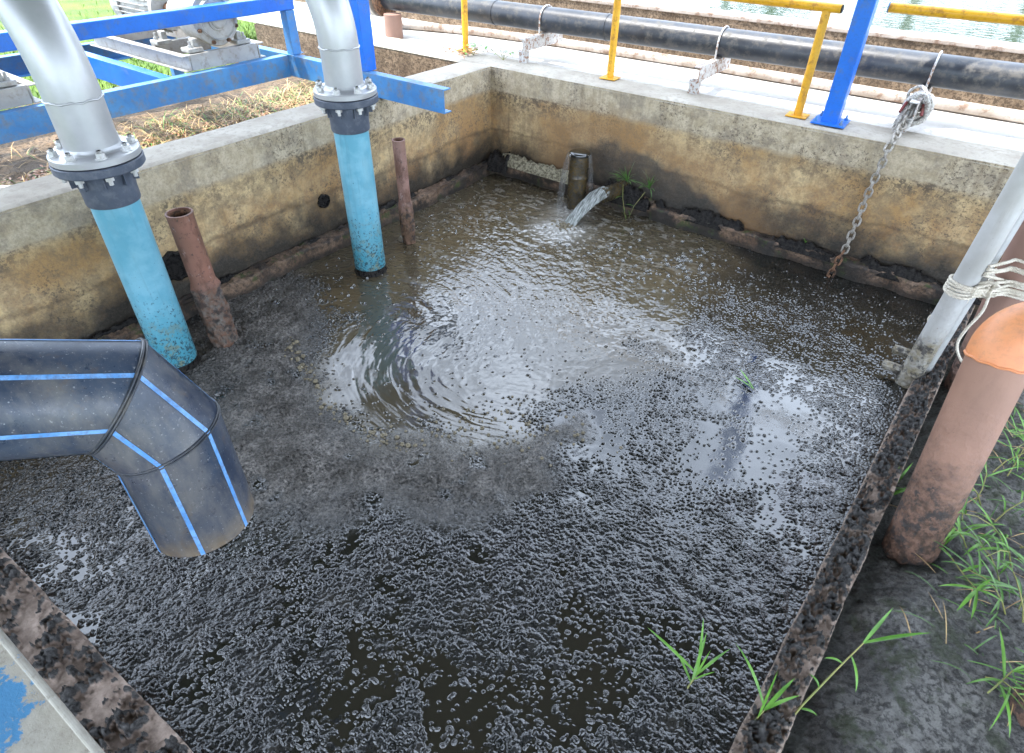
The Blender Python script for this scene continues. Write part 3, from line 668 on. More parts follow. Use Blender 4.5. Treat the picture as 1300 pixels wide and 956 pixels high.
o = MB().box((-.5, 13.2, 1.0), (17, 1.2, .5)).build('pavement', 'pave', None, 0, .02); tag(o, 'pale concrete bank on the far side of the pond', kind='structure')

# ================================================================== delivery pipes with flanges and silver elbows
def delivery(x, y, label, lean=(0, 0), blen=.62):
    t = thing('delivery_pipe', label, 'pipe', (x, y, 0), 'pump delivery pipes standing in the basin')
    MB().tube([(x, y, -.25), (x, y, .5), (x, y, .96)], .099, 48).build('plastic_pipe', 'blue_pipe', t, 50)
    # wet collar where it meets the water
    MB().lathe([(.1005, -.02), (.108, -.004), (.103, .012), (.0995, .035), (.0985, .05)], (x, y, 0), (0, 0, 1), 48).build('scum_collar', 'sludge', t, 60)
    a = MB().lathe([(.0985, .925), (.107, .928), (.109, .935), (.109, .985), (.116, 1.04), (.120, 1.085)], (x, y, 0), (0, 0, 1), 48)
    for j in range(10):
        an = 2 * PI * j / 10 + .2; c, s = math.cos(an), math.sin(an)
        a.box((x + c * .124, y + s * .124, 1.055), (.022, .006, .07), an)
    a.build('socket', 'pvc_grey', t, 30)
    MB().lathe([(.10, 1.083), (.172, 1.083), (.176, 1.088), (.176, 1.118), (.172, 1.122), (.10, 1.122)], (x, y, 0), (0, 0, 1), 56).build('lower_flange', 'pvc_grey', t, 30)
    uf = MB().lathe([(.10, 1.125), (.165, 1.125), (.172, 1.128), (.172, 1.152), (.168, 1.158), (.118, 1.160), (.11, 1.166), (.1045, 1.18)], (x, y, 0), (0, 0, 1), 56).build('upper_flange', 'silver', t, 30)
    for j in range(8):
        an = 2 * PI * (j + .5) / 8 + .15; cx, cy = x + math.cos(an) * .146, y + math.sin(an) * .146
        b = MB(); b.tube([(cx, cy, 1.157), (cx, cy, 1.161)], .024, 18); b.tube([(cx, cy, 1.161), (cx, cy, 1.180)], .018, 6); b.tube([(cx, cy, 1.18), (cx, cy, 1.19)], .009, 8)
        b.tube([(cx, cy, 1.083), (cx, cy, 1.064)], .018, 6); b.tube([(cx, cy, 1.19), (cx, cy, 1.045)], .009, 8)
        b.build('bolt', 'bolt', uf, 30)
    rr = .104; zs = 1.365; RB = .56
    pts = [(x, y, 1.15), (x, y, zs)] + [(x - RB * (1 - math.cos(a)), y, zs + RB * math.sin(a)) for a in np.linspace(.04, PI / 2 - .02, 22)]
    pts += [(x - RB - .35, y, zs + RB)]
    eb = MB().tube(pts, rr, 56, False).build('elbow', 'silver', t, 60)
    MB().tube([(x + (rr + .001) * math.cos(q), y + (rr + .001) * math.sin(q), zs + .0022 * math.sin(q * 9) + .0015 * math.sin(q * 23)) for q in np.linspace(0, 2 * PI, 60, endpoint=False)], .0045, 8, False, True).build('weld_bead', 'silver', eb, 60)
    MB().lathe([(.104, 1.158), (.113, 1.16), (.110, 1.168), (.104, 1.174)], (x, y, 0), (0, 0, 1), 48).build('weld_bead', 'silver', eb, 60)
    return t
delivery(-2.93, 1.01, 'light blue pipe with grey flange and silver elbow, spattered, nearest the black elbow')
delivery(-2.865, 2.32, 'light blue pipe under silver elbow, beside the blue steel bracket and slim pink standpipe')

# rusty open standpipes
def standpipe(base, top, r0, r1, mat, label, zc, seed):
    b, tp = Vector((*base, -.2)), Vector(top); d = tp - Vector((*base, 0))
    t = thing('standpipe', label, 'standpipe', (*base, 0), 'open rusty standpipes along the left wall')
    def P(z): return Vector((*base, 0)) + d * (z / top[2])
    seg = 40; zs = np.concatenate([np.arange(-.2, top[2], .012), [top[2]]]); m = MB(); vs = []; fs = []
    rg = np.random.default_rng(seed)
    A = np.arange(seg) * 2 * PI / seg
    for z in zs:
        f = 1 / (1 + math.exp((z - zc) / .005)); n = fbm(np.cos(A) * .3 + 3, np.sin(A) * .3 + 3 + z, 14, 4, seed)
        r = r1 + (r0 - r1) * f + f * (n - .5) * .030 + (n - .5) * .002
        if z > top[2] - .012: r = r + .002
        c = P(z); vs += [(c.x + math.cos(a) * q, c.y + math.sin(a) * q, c.z) for a, q in zip(A, r)]
    n = len(zs)
    for i in range(n - 1):
        for j in range(seg): fs.append((i * seg + j, i * seg + (j + 1) % seg, (i + 1) * seg + (j + 1) % seg, (i + 1) * seg + j))
    o = len(vs); ri = r1 - .007
    for z in (top[2], top[2] - .30):
        c = P(z); vs += [(c.x + math.cos(a) * ri, c.y + math.sin(a) * ri, c.z + .001) for a in A]
    for j in range(seg):
        k = (j + 1) % seg; fs.append(((n - 1) * seg + j, (n - 1) * seg + k, o + k, o + j)); fs.append((o + j, o + k, o + seg + k, o + seg + j))
    fs.append(tuple(o + seg + j for j in range(seg)))
    m.add(vs, fs); m.build('pipe', mat, t, 50)
    c = P(top[2] - .05); MB().tube([P(top[2] - .012), P(top[2] - .20)], ri - .0012, 32, False).build('rusty_bore', 'rusty', t, 50)
standpipe((-2.905, 1.268), (-2.90, 1.25, .79), .068, .061, 'stand_a', 'stout rusty open standpipe with grey scale on its lower half, beside the spattered blue pipe', .40, 61)
standpipe((-2.943, 2.76), (-2.94, 2.75, .74), .046, .041, 'stand_b', 'slim pinkish open standpipe with rusty foot beside the farther blue pipe', .30, 67)

# ================================================================== big black mitred elbow with blue stripes
el = thing('black_elbow_pipe', 'big black plastic elbow pipe with blue stripes hanging over the froth', 'pipe', (-1.6, .42, .36))
Pn = [Vector((-3.44, -1.738, 1.296)), Vector((-1.691, .137, 1.046)), Vector((-1.591, .369, .951)), Vector((-1.531, .425, .796)), Vector((-1.501, .418, .446))]
RE = .150
def mitre(P, r, u0, seg=64, a0=0, a1=2 * PI, full=True):
    """rings at the joints lie in the bisecting planes so that every segment is a true cylinder"""
    rings = []; n = len(P); D = [(P[i + 1] - P[i]).normalized() for i in range(n - 1)]
    u = (u0 - D[0] * u0.dot(D[0])).normalized(); us = [u]
    for i in range(1, n - 1):     # carry u across the joint by rotation
        q = D[i - 1].rotation_difference(D[i]); u = q @ u; u = (u - D[i] * u.dot(D[i])).normalized(); us.append(u)
    A = np.linspace(a0, a1, seg, endpoint=not full)
    out = []
    for i in range(n):
        k = min(i, n - 2); d = D[k]; w = d.cross(us[k]); ring = []
        nb = d if i in (0, n - 1) else (D[i - 1] + D[i]).normalized()
        for a in A:
            q = us[k] * math.cos(a) * r + w * math.sin(a) * r
            s = -q.dot(nb) / d.dot(nb); ring.append(P[i] + q + d * s)
        out.append(ring)
    return out
U0 = Vector((0, 0, 1))
def mitre_mesh(r, a0=0, a1=2 * PI, seg=64, full=True, PP=Pn):
    rg = mitre(PP, r, U0, seg, a0, a1, full); m = MB(); vs = []; fs = []
    for i in range(len(rg) - 1):
        o = len(vs); K = 10
        for k in range(K + 1): vs += [a.lerp(b, k / K) for a, b in zip(rg[i], rg[i + 1])]
        for k in range(K):
            for j in range(seg if full else seg - 1): fs.append((o + k * seg + j, o + k * seg + (j + 1) % seg, o + (k + 1) * seg + (j + 1) % seg, o + (k + 1) * seg + j))
    m.add(vs, fs); return m, rg
m, rg = mitre_mesh(RE); m2, rg2 = mitre_mesh(RE - .018)
o1 = len(m.v); m.add(m2.v, [f[::-1] for f in m2.f])
m.add([*rg[-1], *rg2[-1]], [(j, (j + 1) % 64, 64 + (j + 1) % 64, 64 + j) for j in range(64)])
def build_raw(m, name, mat, parent, smooth=25):
    org = ORG[parent.name]; me = bpy.data.meshes.new(name); me.from_pydata([tuple(Vector(v) - org) for v in m.v], [], m.f)
    me.shade_smooth(); me.set_sharp_from_angle(angle=R(smooth)); me.materials.append(M[mat]); o = bpy.data.objects.new(name, me); COL.objects.link(o); o.parent = parent; return o
build_raw(m, 'pipe_body', 'elbow', el)
STRIPES = [R(a) for a in (-24, 31, 86, 141, 196, 251, 306)]
for a in STRIPES:
    w = .0062 / RE; s, _ = mitre_mesh(RE + .0014, a - w, a + w, 4, False); build_raw(s, 'blue_stripe', 'stripe', el, 60)
for i in (1, 2, 3):       # butt-weld double beads in the mitre planes
    c = Pn[i]; b = MB(); nb = ((Pn[i] - Pn[i - 1]).normalized() + (Pn[i + 1] - Pn[i]).normalized()).normalized()
    for off in (-.0042, .0042):
        b.tube([c + (p - c) * 1.008 + nb * off for p in rg[i]], .0042 if i != 3 else .0028, 8, False, True)
    b.build('weld_bead', 'blk_hose', el, 80)

# ================================================================== blue steel frame under the pumps
fr = thing('pump_support', 'blue steel channel frame with posts and square top rail, jutting over the left wall', 'steel frame', (-4.32, 2.2, .5))
def chan(p0, p1, mat, w=.07, h=.15, flip=1, t=.008, name='beam'): return MB().channel(p0, p1, w, h, t, flip).build(name, mat, fr, 30, .0015)
chan((-4.32, -2.2, T), (-4.32, 3.005, T), 'blue_dull', flip=-1)
chan((-5.9, 3.015, T), (-2.77, 3.015, T), 'blue_dull', flip=-1)
chan((-4.398, 2.06, T), (-5.9, 2.06, T), 'blue_paint', flip=1)
chan((-4.398, .95, T), (-5.9, .95, T), 'blue_paint', flip=1)
chan((-5.9, -2.2, T), (-5.9, 3.0, T), 'blue_dull', flip=1)
MB().box((-4.32, .45, 1.366), (.09, 5.32, .09)).build('top_rail', 'blue_paint', fr, 0, .006)
MB().box((-4.315, 3.066, 1.17), (.075, .075, .298)).build('post', 'blue_dull', fr, 0, .004)
MB().box((-3.535, 3.072, 2.25), (.10, .10, 2.46)).build('post', 'blue_paint', fr, 0, .005)
for yy in (-1.4, .9): MB().box((-4.36, yy, .62), (.09, .09, .48)).build('leg', 'blue_dull', fr, 0, .004)
for yy in (-1.4, .9, 2.95): MB().box((-5.94, yy, .62), (.06, .09, .48)).build('leg', 'blue_dull', fr, 0, .004)
MB().box((-4.355, 3.072, 1.0225), (.12, .13, .004)).build('gusset', 'blue_dull', fr, 0)

# ================================================================== pumps on their grey base frames
def pump(y0, label):
    t = thing('pump', label, 'pump', (-4.8, y0 + .25, 1.022), 'pumps on the blue steel frame'); zb = 1.024
    def b(m, n, mat='steel_grey', bev=.0015, sm=30, par=t): return m.build(n, mat, par, sm, bev)
    base = MB(); base.channel((-4.39, y0, zb), (-4.39, y0 + .52, zb), .05, .10, .007, 1 if False else -1)
    base.channel((-5.75, y0 - .004, zb), (-4.386, y0 - .004, zb), .05, .10, .007, 1)
    base.channel((-4.386, y0 + .526, zb), (-5.75, y0 + .526, zb), .05, .10, .007, 1)
    base.box((-4.95, y0 + .26, zb + .05), (.05, .42, .10)); base.box((-5.7, y0 + .26, zb + .05), (.05, .42, .10))
    b(base, 'base_frame')
    for dy in (.07, .44):
        for dx in (-4.46, -4.86): b(MB().box((dx, y0 + dy, zb + .118), (.10, .11, .028)).box((dx, y0 + dy * .9 + .03, zb + .155), (.05, .04, .06)), 'foot', 'pump_paint', .006)
    cy, cz = y0 + .27, zb + .285
    # volute body, axis along x, front cover towards the basin
    prof = [(0, .03), (.07, .03), (.075, .02), (.12, .018), (.128, .03), (.135, .0), (.165, -.005), (.172, -.02), (.172, -.05), (.15, -.07), (.165, -.12), (.155, -.24), (.11, -.30), (.11, -.42), (0, -.42)]
    b(MB().lathe(prof, (-4.42, cy, cz), (1, 0, 0), 48), 'casing', 'pump_paint', 0, 35)
    b(MB().lathe([(0, .052), (.045, .052), (.055, .045), (.06, .028), (0, .028)], (-4.42, cy, cz), (1, 0, 0), 28), 'bearing_cover', 'pump_paint', 0, 35)
    for j in range(8):
        an = 2 * PI * (j + .5) / 8; b(MB().hexbolt((-4.42, cy + math.cos(an) * .15, cz + math.sin(an) * .15), (1, 0, 0), .014, .014, .008), 'bolt', 'rusty', 0)
    for dx, dy in ((-4.44, .05), (-4.48, .09), (-4.44, .46), (-4.88, .05), (-4.88, .46)):
        m = MB(); m.tube([(dx, y0 + dy, zb + .13), (dx, y0 + dy, zb + .148)], .017, 6); m.tube([(dx, y0 + dy, zb + .148), (dx, y0 + dy, zb + .175)], .009, 8); b(m, 'bolt', 'pump_paint', 0)
    # finned motor behind
    mo = MB(); mo.tube([(-5.0, cy, cz), (-5.55, cy, cz)], .135, 40)
    for j in range(28):
        an = 2 * PI * j / 28; mo.box((-5.28, cy + math.cos(an) * .146, cz + math.sin(an) * .146), (.46, .026, .006), rot=Euler((an, 0, 0)))
    b(mo, 'motor', 'pump_paint', 0); b(MB().lathe([(0, .05), (.10, .05), (.155, .01), (.155, -.1), (.14, -.1)], (-5.55, cy, cz), (-1, 0, 0), 40), 'fan_cover', 'pump_paint', 0)
    b(MB().box((-5.25, cy, cz + .19), (.16, .13, .10)), 'terminal_box', 'pump_paint', .01)
    b(MB().tube([(-4.90, cy, cz), (-5.01, cy, cz)], .05, 20), 'coupling', 'rusty', 0)
    b(MB().lathe([(0, .03), (.11, .03), (.11, 0), (.075, 0), (.07, -.20), (0, -.20)], (-4.62, cy, cz + .34), (0, 0, 1), 32), 'outlet_flange', 'pump_paint', 0, 30)
    return t
pump(2.29, 'dusty grey pump on grey base frame behind the farther silver elbow')
pump(.78, 'grey pump on grey base frame partly hidden by the nearest silver elbow')
tag(MB().tube([(-4.9, .55, .60), (-4.4, 1.02, .60), (-4.28, 1.13, .60)], .018, 16).build('loose_conduit', 'galv', None, 40), 'short pale conduit lying on the litter beneath the blue beam', 'conduit')

# ================================================================== outfall: slimy upright overflowing, and the spout beside it
of = thing('outfall_pipe', 'short slimy brown pipe overflowing at the foot of the back wall', 'pipe', (-2.31, 4.0, 0))
m = MB(); zs = list(np.linspace(-.15, .445, 40)); A = np.arange(36) * 2 * PI / 36; vs = []; fs = []
for z in zs:
    n = fbm(np.cos(A) * .3 + 2, np.sin(A) * .3 + 2 + z, 16, 4, 88); rr = .074 + (n - .5) * .012 + (.006 if abs(z - .26) < .012 else 0)
    vs += [(-2.31 + math.cos(a) * q, 4.0 + math.sin(a) * q, z) for a, q in zip(A, rr)]
for i in range(39):
    for j in range(36): fs.append((i * 36 + j, i * 36 + (j + 1) % 36, (i + 1) * 36 + (j + 1) % 36, (i + 1) * 36 + j))
fs.append(tuple(39 * 36 + j for j in range(36))); m.add(vs, fs); m.build('upright', 'outlet', of, 40)
MB().lathe([(0, .012), (.055, .011), (.075, .006), (.082, -.004), (.079, -.02), (.076, -.02)], (-2.31, 4.0, .448), (0, 0, 1), 36).build('brimming_water', 'water', of, 60)
MB().tube([(-2.02, 4.30, .165), (-2.05, 4.1, .165), (-2.085, 4.0, .16)], .058, 28).build('spout', 'outlet', of, 40)
# water falling from the rim: two ragged sheets, left and right of the pipe
def veil(a0, a1, seed, flare=.05):
    nu, nv = 22, 34; A = np.linspace(a0, a1, nu); Z = np.linspace(.447, -.005, nv); V = []; F = []
    for lay in (0, .004):
        for z in Z:
            t = (.447 - z) / .45; r = .082 + flare * math.sqrt(max(t, 0)) * 1.0 + lay
            for a in A:
                q = r + .006 * math.sin(a * 23 + z * 9 + seed) * t; V.append((-2.31 + math.cos(a) * q, 4.0 + math.sin(a) * q, z))
    N = nu * nv
    for i in range(nv - 1):
        for j in range(nu - 1):
            a = i * nu + j; F += [(a, a + 1, a + nu + 1, a + nu), (N + a, N + a + nu, N + a + nu + 1, N + a + 1)]
    for i in range(nv - 1):
        for j in (0, nu - 1): a = i * nu + j; F.append((a, a + nu, N + a + nu, N + a))
    me = MB().add(V, F); return me
MBv = veil(R(168), R(256), 1, .07); MBv.add(*[x for x in (lambda q: (q.v, q.f))(veil(R(-14), R(58), 4, .045))])
o = MBv.build('falling_water', 'fall', None, 60); tag(o, 'thin clear sheets of water falling round the slimy upright pipe', kind='stuff')
jp = [(-2.085, 4.00, .185), (-2.105, 3.94, .170), (-2.13, 3.86, .130), (-2.155, 3.78, .078), (-2.175, 3.71, .02), (-2.19, 3.66, -.03)]
vs = []; fs = []; A = np.arange(28) * 2 * PI / 28
sp = []
for i in range(len(jp) - 1):
    for k in range(6): t = k / 6; sp.append(Vector(jp[i]).lerp(Vector(jp[i + 1]), t))
for i, p in enumerate(sp):
    t = i / len(sp); n = fbm(np.cos(A) * .5 + 2, np.sin(A) * .5 + 2 + t * .5, 9, 3, 140)
    for a, q in zip(A, n): rr = (.056 - .010 * t) * (1 + (q - .5) * .5); vs.append((p.x + math.cos(a) * rr, p.y + math.sin(a) * rr * .55, p.z + math.sin(a) * rr * .7))
for i in range(len(sp) - 1):
    for j in range(28): fs.append((i * 28 + j, i * 28 + (j + 1) % 28, (i + 1) * 28 + (j + 1) % 28, (i + 1) * 28 + j))
fs.append(tuple(range(28)))
o = MB().add(vs, fs).build('water_jet', 'jet', None, 60); tag(o, 'grey jet of water pouring from the spout into the basin', kind='stuff')
sb = [(-2.20 + random.gauss(0, .055), 3.66 + random.gauss(0, .045), random.uniform(.004, .012)) for k in range(90)]
domes('splash_froth', sb, 'bead', 'yellowish froth where the jet strikes the water')

# ================================================================== railing, blue post, black pipeline
rl = thing('railing', 'yellow tubular railing standing on the back wall, left of the blue post', 'railing', (-2.4, 4.47, T))
tr = MB().tube([(-5.2, 4.56, 1.505), (-2.4, 4.50, 1.505), (-.92, 4.42, 1.505), (-.865, 4.418, 1.505)], .026, 24).build('top_rail', 'yellow', rl, 40)
for (x, y) in ((-3.87, 4.535), (-2.385, 4.50), (-.945, 4.425)):
    MB().tube([(x, y, T), (x, y, 1.49)], .027 if x < -1 else .026, 24).build('post', 'yellow', rl, 40)
    MB().box((x, y, T + .008), (.13, .11, .008), .03).build('base_plate', 'yellow', rl, 0, .002)
MB().tube([(-.866, 4.418, 1.505), (-.858, 4.418, 1.505)], .022, 20).build('rail_end', 'dark', tr, 40)  # solid black disc painted in for the shaded hollow of the tube
r2 = thing('railing', 'yellow rail running off right of the blue post', 'railing', (.5, 4.42, T))
tr = MB().tube([(-.62, 4.43, 1.535), (2.4, 4.47, 1.535)], .026, 24).build('top_rail', 'yellow', r2, 40)
MB().tube([(1.9, 4.46, T), (1.9, 4.46, 1.52)], .026, 20).build('post', 'yellow', r2, 40)
MB().tube([(-.626, 4.43, 1.535), (-.62, 4.43, 1.535)], .0275, 20).build('rail_end', 'blue_dull', tr, 40)
bp = thing('support_post', 'bright blue square steel post bolted to the back wall', 'post', (-.735, 4.40, T))
MB().box((-.735, 4.40, 2.14), (.098, .098, 2.52)).build('post', 'blue_paint', bp, 0, .006)
bpl = MB().box((-.735, 4.40, T + .014), (.20, .19, .010), .02).build('base_plate', 'blue_paint', bp, 0, .002)
for dx in (-.075, .075):
    for dy in (-.07, .07):
        b = MB(); b.tube([(-.735 + dx, 4.40 + dy, T + .019), (-.735 + dx, 4.40 + dy, T + .032)], .012, 6); b.tube([(-.735 + dx, 4.40 + dy, T + .032), (-.735 + dx, 4.40 + dy, T + .05)], .006, 8); b.build('bolt', 'blue_dull', bpl, 30)
# shed roof overhead: it shades the basin and is what the dark water mirrors
cn = thing('canopy_roof', 'dark sheet roof overhead, mirrored in the basin water', 'roof', (-.5, 1, 3.42))
MB().box((-.45, .35, 3.44), (8.1, 7.3, .03)).build('roof_sheet', 'roof', cn, 0)
for yy in (-2.8, -.4, 2.0, 3.9): MB().box((-.45, yy, 3.38), (8.1, .06, .085)).build('purlin', 'roof', cn, 0)

PLY = lambda x: 4.79 + (x + 3.3) * .032
pl = thing('pipeline', 'long black pipeline running along the back wall beyond the railing', 'pipeline', (-2, 4.85, 1.17))
MB().tube([(x, PLY(x), 1.165) for x in (-5.12, -3.4, -1.8, 0, 2.8)], .096, 40).build('pipe', 'blk_hose', pl, 40)
for x in (-2.62, -3.72): MB().tube([(x, PLY(x), 1.165), (x + .02, PLY(x), 1.165)], .0995, 40).build('joint_ring', 'blk_hose', pl, 40)
MB().tube([(-5.06, PLY(-5.1), 1.165), (-5.02, PLY(-5.1), 1.165)], .165, 40).build('flange', 'rusty', pl, 40)
MB().tube([(-5.20, PLY(-5.1), 1.165), (-5.11, PLY(-5.1), 1.165)], .17, 40).build('flange', 'steel_grey', pl, 40)
MB().tube([(-5.55, PLY(-5.1), 1.165), (-5.18, PLY(-5.1), 1.165)], .13, 40).build('valve_body', 'steel_grey', pl, 40)
tag(MB().tube([(-4.85, 4.62, .80), (-4.85, 4.62, 1.06)], .085, 30).build('pipe_pedestal', 'brown_back', None, 40), 'short reddish pipe pedestal under the left end of the pipeline', 'pedestal')
def bracket(x, label, ub=True):
    y0 = 4.43; t = thing('pipe_bracket', label, 'bracket', (x, 4.5, T), 'brackets carrying the black pipeline')
    MB().channel((x, y0, T + .095), (x, 5.03, T + .095), .05, .10, .006, -1).build('arm', 'bracket', t, 30, .001)
    MB().channel((x - .02, 4.50, T - .005), (x - .02, 4.50, T + .095), .07, .05, .006, 1, up=(0, 1, 0)).build('leg', 'bracket', t, 30, .001)
    if ub:
        yc = PLY(x); ring = [(x - .02, yc + math.cos(a) * .105, 1.165 + math.sin(a) * .105) for a in np.linspace(-.05, PI + .05, 26)]
        ring = [(x - .02, yc + .105, 1.05)] + ring + [(x - .02, yc - .105, 1.05)]
        MB().tube(ring, .0065, 10).build('u_bolt', 'bracket', t, 60)
bracket(-3.17, 'white steel bracket under the pipeline beside the far corner')
bracket(-1.655, 'rust streaked white bracket under the pipeline between two yellow posts')
bracket(-.30, 'white bracket wrapped in grey rags where the chain hangs')
tag(MB().tube([(-5.2, 4.98, .89), (-4.3, 5.22, .89), (-3.4, 5.31, .89), (-1.9, 5.33, .89), (-.2, 5.28, .89), (2.5, 5.26, .89)], .038, 20).build('ground_conduit', 'conduit', None, 50), 'thin pale conduit lying on the white pavement behind the pipeline', 'conduit')
tag(MB().tube([(-3.55, 5.75, .85), (-3.55, 5.75, 2.6)], .022, 14).build('thin_pole', 'galv', None, 50), 'thin grey pole standing behind the pipeline near the far corner', 'pole')

# ================================================================== chain with rags
ch = thing('chain', 'dirty steel chain hanging down the back wall from the rag bundle', 'chain', (-.36, 4.3, T))
def link(c, d, side, L=.064, W=.044, r=.0068):
    d = d.normalized(); s = (side - d * side.dot(d)).normalized(); pts = []
    for k in range(20):
        a = 2 * PI * k / 20; cx = math.cos(a); sx = math.sin(a)
        pts.append(c + d * ((L / 2 - W / 2) * (1 if cx > 0 else -1) * min(1, abs(cx) * 3) + cx * W / 2 * .9) + s * sx * W / 2 * .8)
    return MB().tube(pts, r, 8, False, True)
path = [Vector((-.335, 4.50, 1.03)), Vector((-.34, 4.42, .94)), Vector((-.345, 4.262, .882)), Vector((-.352, 4.228, .84)), Vector((-.37, 4.225, .5)), Vector((-.375, 4.20, .17)), Vector((-.385, 4.14, .135)), Vector((-.40, 4.115, .0)), Vector((-.41, 4.11, -.06))]
seg = [(a, b, (b - a).length) for a, b in zip(path, path[1:])]; tot = sum(s[2] for s in seg); s0 = 0; k = 0
while s0 < tot:
    q = s0
    for a, b, l in seg:
        if q <= l: c = a.lerp(b, q / l); d = b - a; break
        q -= l
    sd = Vector((1, .15, .05)) if k % 2 else Vector((.1, 1, .25)); c = c + Vector((random.gauss(0, .002), 0, 0))
    link(c, d, sd).build('link', 'chain' if c.z > .16 else 'rusty', ch, 60); s0 += .048; k += 1
rg_ = thing('rag_bundle', 'grey rag bundle tied round the bracket where the chain hangs', 'rags', (-.32, 4.58, 1.0))
def ragloop(c, R1, R2, r, ax, ph, seedn, squash=1):
    q = Euler(ax); pts = [Vector(c) + q.to_matrix() @ Vector((math.cos(a) * R1, math.sin(a) * R2, .012 * math.sin(3 * a + ph))) for a in np.linspace(0, 2 * PI, 26, endpoint=False)]
    n = len(pts); rs = [r * (1 + .35 * math.sin(5 * k + ph) * math.sin(2.1 * k)) for k in range(n)]
    return MB().tube(pts, rs, 10, False, True)
for k in range(13):
    ragloop((-.318 + random.gauss(0, .010), 4.60 + random.gauss(0, .05), 1.005 + random.gauss(0, .022)), .056 + random.uniform(0, .018), .066 + random.uniform(0, .012), random.uniform(.008, .015),
            (R(90) + random.gauss(0, .4), random.gauss(0, .4), random.gauss(0, .5)), k, k).build('rag_strip', 'cloth', rg_, 80)
for k in range(7):
    x, y = -.33 + random.gauss(0, .028), 4.49 + random.gauss(0, .02)
    pts = [(x, y + .05, 1.02), (x - .01, y + .01, .99), (x - .02 + random.gauss(0, .01), y - .03, .93), (x - .03 + random.gauss(0, .02), y - .05, .885 + random.random() * .03)]
    MB().tube(pts, [.012, .014, .011, .005], 8).build('rag_end', 'cloth', rg_, 80)
for dx in (-.05, .04): MB().tube([(-.32 + dx, 4.52, 1.04), (-.32 + dx * 1.3, 4.47, .99)], .009, 8).build('red_tie', worn('dull_red_cloth', (.16, .03, .03), (.2, .05, .05), .9), rg_, 80)

# ================================================================== right side: galvanised pipe, brown pipes, rope
GB = Vector((.200, 3.215, -.15)); GT = Vector((.30, 3.21, 2.3))
gp = thing('galvanised_pipe', 'pale galvanised steel pipe leaning on the sludgy partition, white rope round it', 'pipe', (.185, 3.2, 0))
MB().tube([GB, GB.lerp(GT, .3), GT], .051, 40).build('pipe', 'galv_low', gp, 50)
MB().tube([(.255, 3.30, -.05), (.355, 3.30, 2.3)], .03, 20).build('inner_pipe', 'galv', gp, 50)
for (cx, cy, cz) in ((.125, 3.40, .06), (.105, 3.22, .06)):
    b = MB(); b.tube([(cx - .03, cy, cz), (cx + .06, cy, cz)], .026, 6); b.tube([(cx - .035, cy, cz), (cx + .10, cy, cz)], .012, 10); b.build('clamp_bolt', 'galv_low', gp, 30)
BB = Vector((.480, 3.43, -.1)); BT = Vector((.370, 3.39, 1.7))
b2 = thing('brown_pipe', 'tall dull brown plastic pipe behind the orange elbow, tied with white rope', 'pipe', (.5, 3.4, 0))
MB().tube([BB, BT], .098, 44).build('pipe', 'brown_back', b2, 50)
OB = Vector((.415, 2.13, -.12)); OT = Vector((.377, 2.41, .735)); od = (OT - OB).normalized()
op = thing('elbow_riser', 'thick pinkish brown pipe topped by a bright orange elbow, muddy foot in the chamber', 'pipe', (.41, 2.1, 0))
MB().tube([OB, OB.lerp(OT, .5), OT], [.092, .094, .098], 56).build('riser', 'brown_pvc', op, 50)
# elbow: socket rim then a bend to the right
hx = Vector((.93, .32, 0)); hx = (hx - od * hx.dot(od)).normalized(); RBE = .115
pts = [OT - od * .004, OT + od * .03] + [OT + od * (.03 + RBE * math.sin(a)) + hx * RBE * (1 - math.cos(a)) for a in np.linspace(.12, PI / 2, 12)]
pts.append(pts[-1] + hx * .25)
MB().tube(pts, .104, 56).build('elbow', 'orange_pvc', op, 60)
ax = od; u = ax.orthogonal().normalized(); w = ax.cross(u)
MB().tube([OT - od * .002 + (u * math.cos(a) + w * math.sin(a)) * .1035 + od * .002 * math.sin(a * 11) for a in np.linspace(0, 2 * PI, 60, endpoint=False)], .005, 8, False, True).build('glue_bead', 'orange_pvc', op, 70)
tag(MB().tube([(.80, 1.62, -.1), (.90, 1.80, .8)], .07, 30).build('brown_pipe', 'brown_pvc', None, 50), 'muddy brown pipe at the bottom right edge beside the weeds', 'pipe')

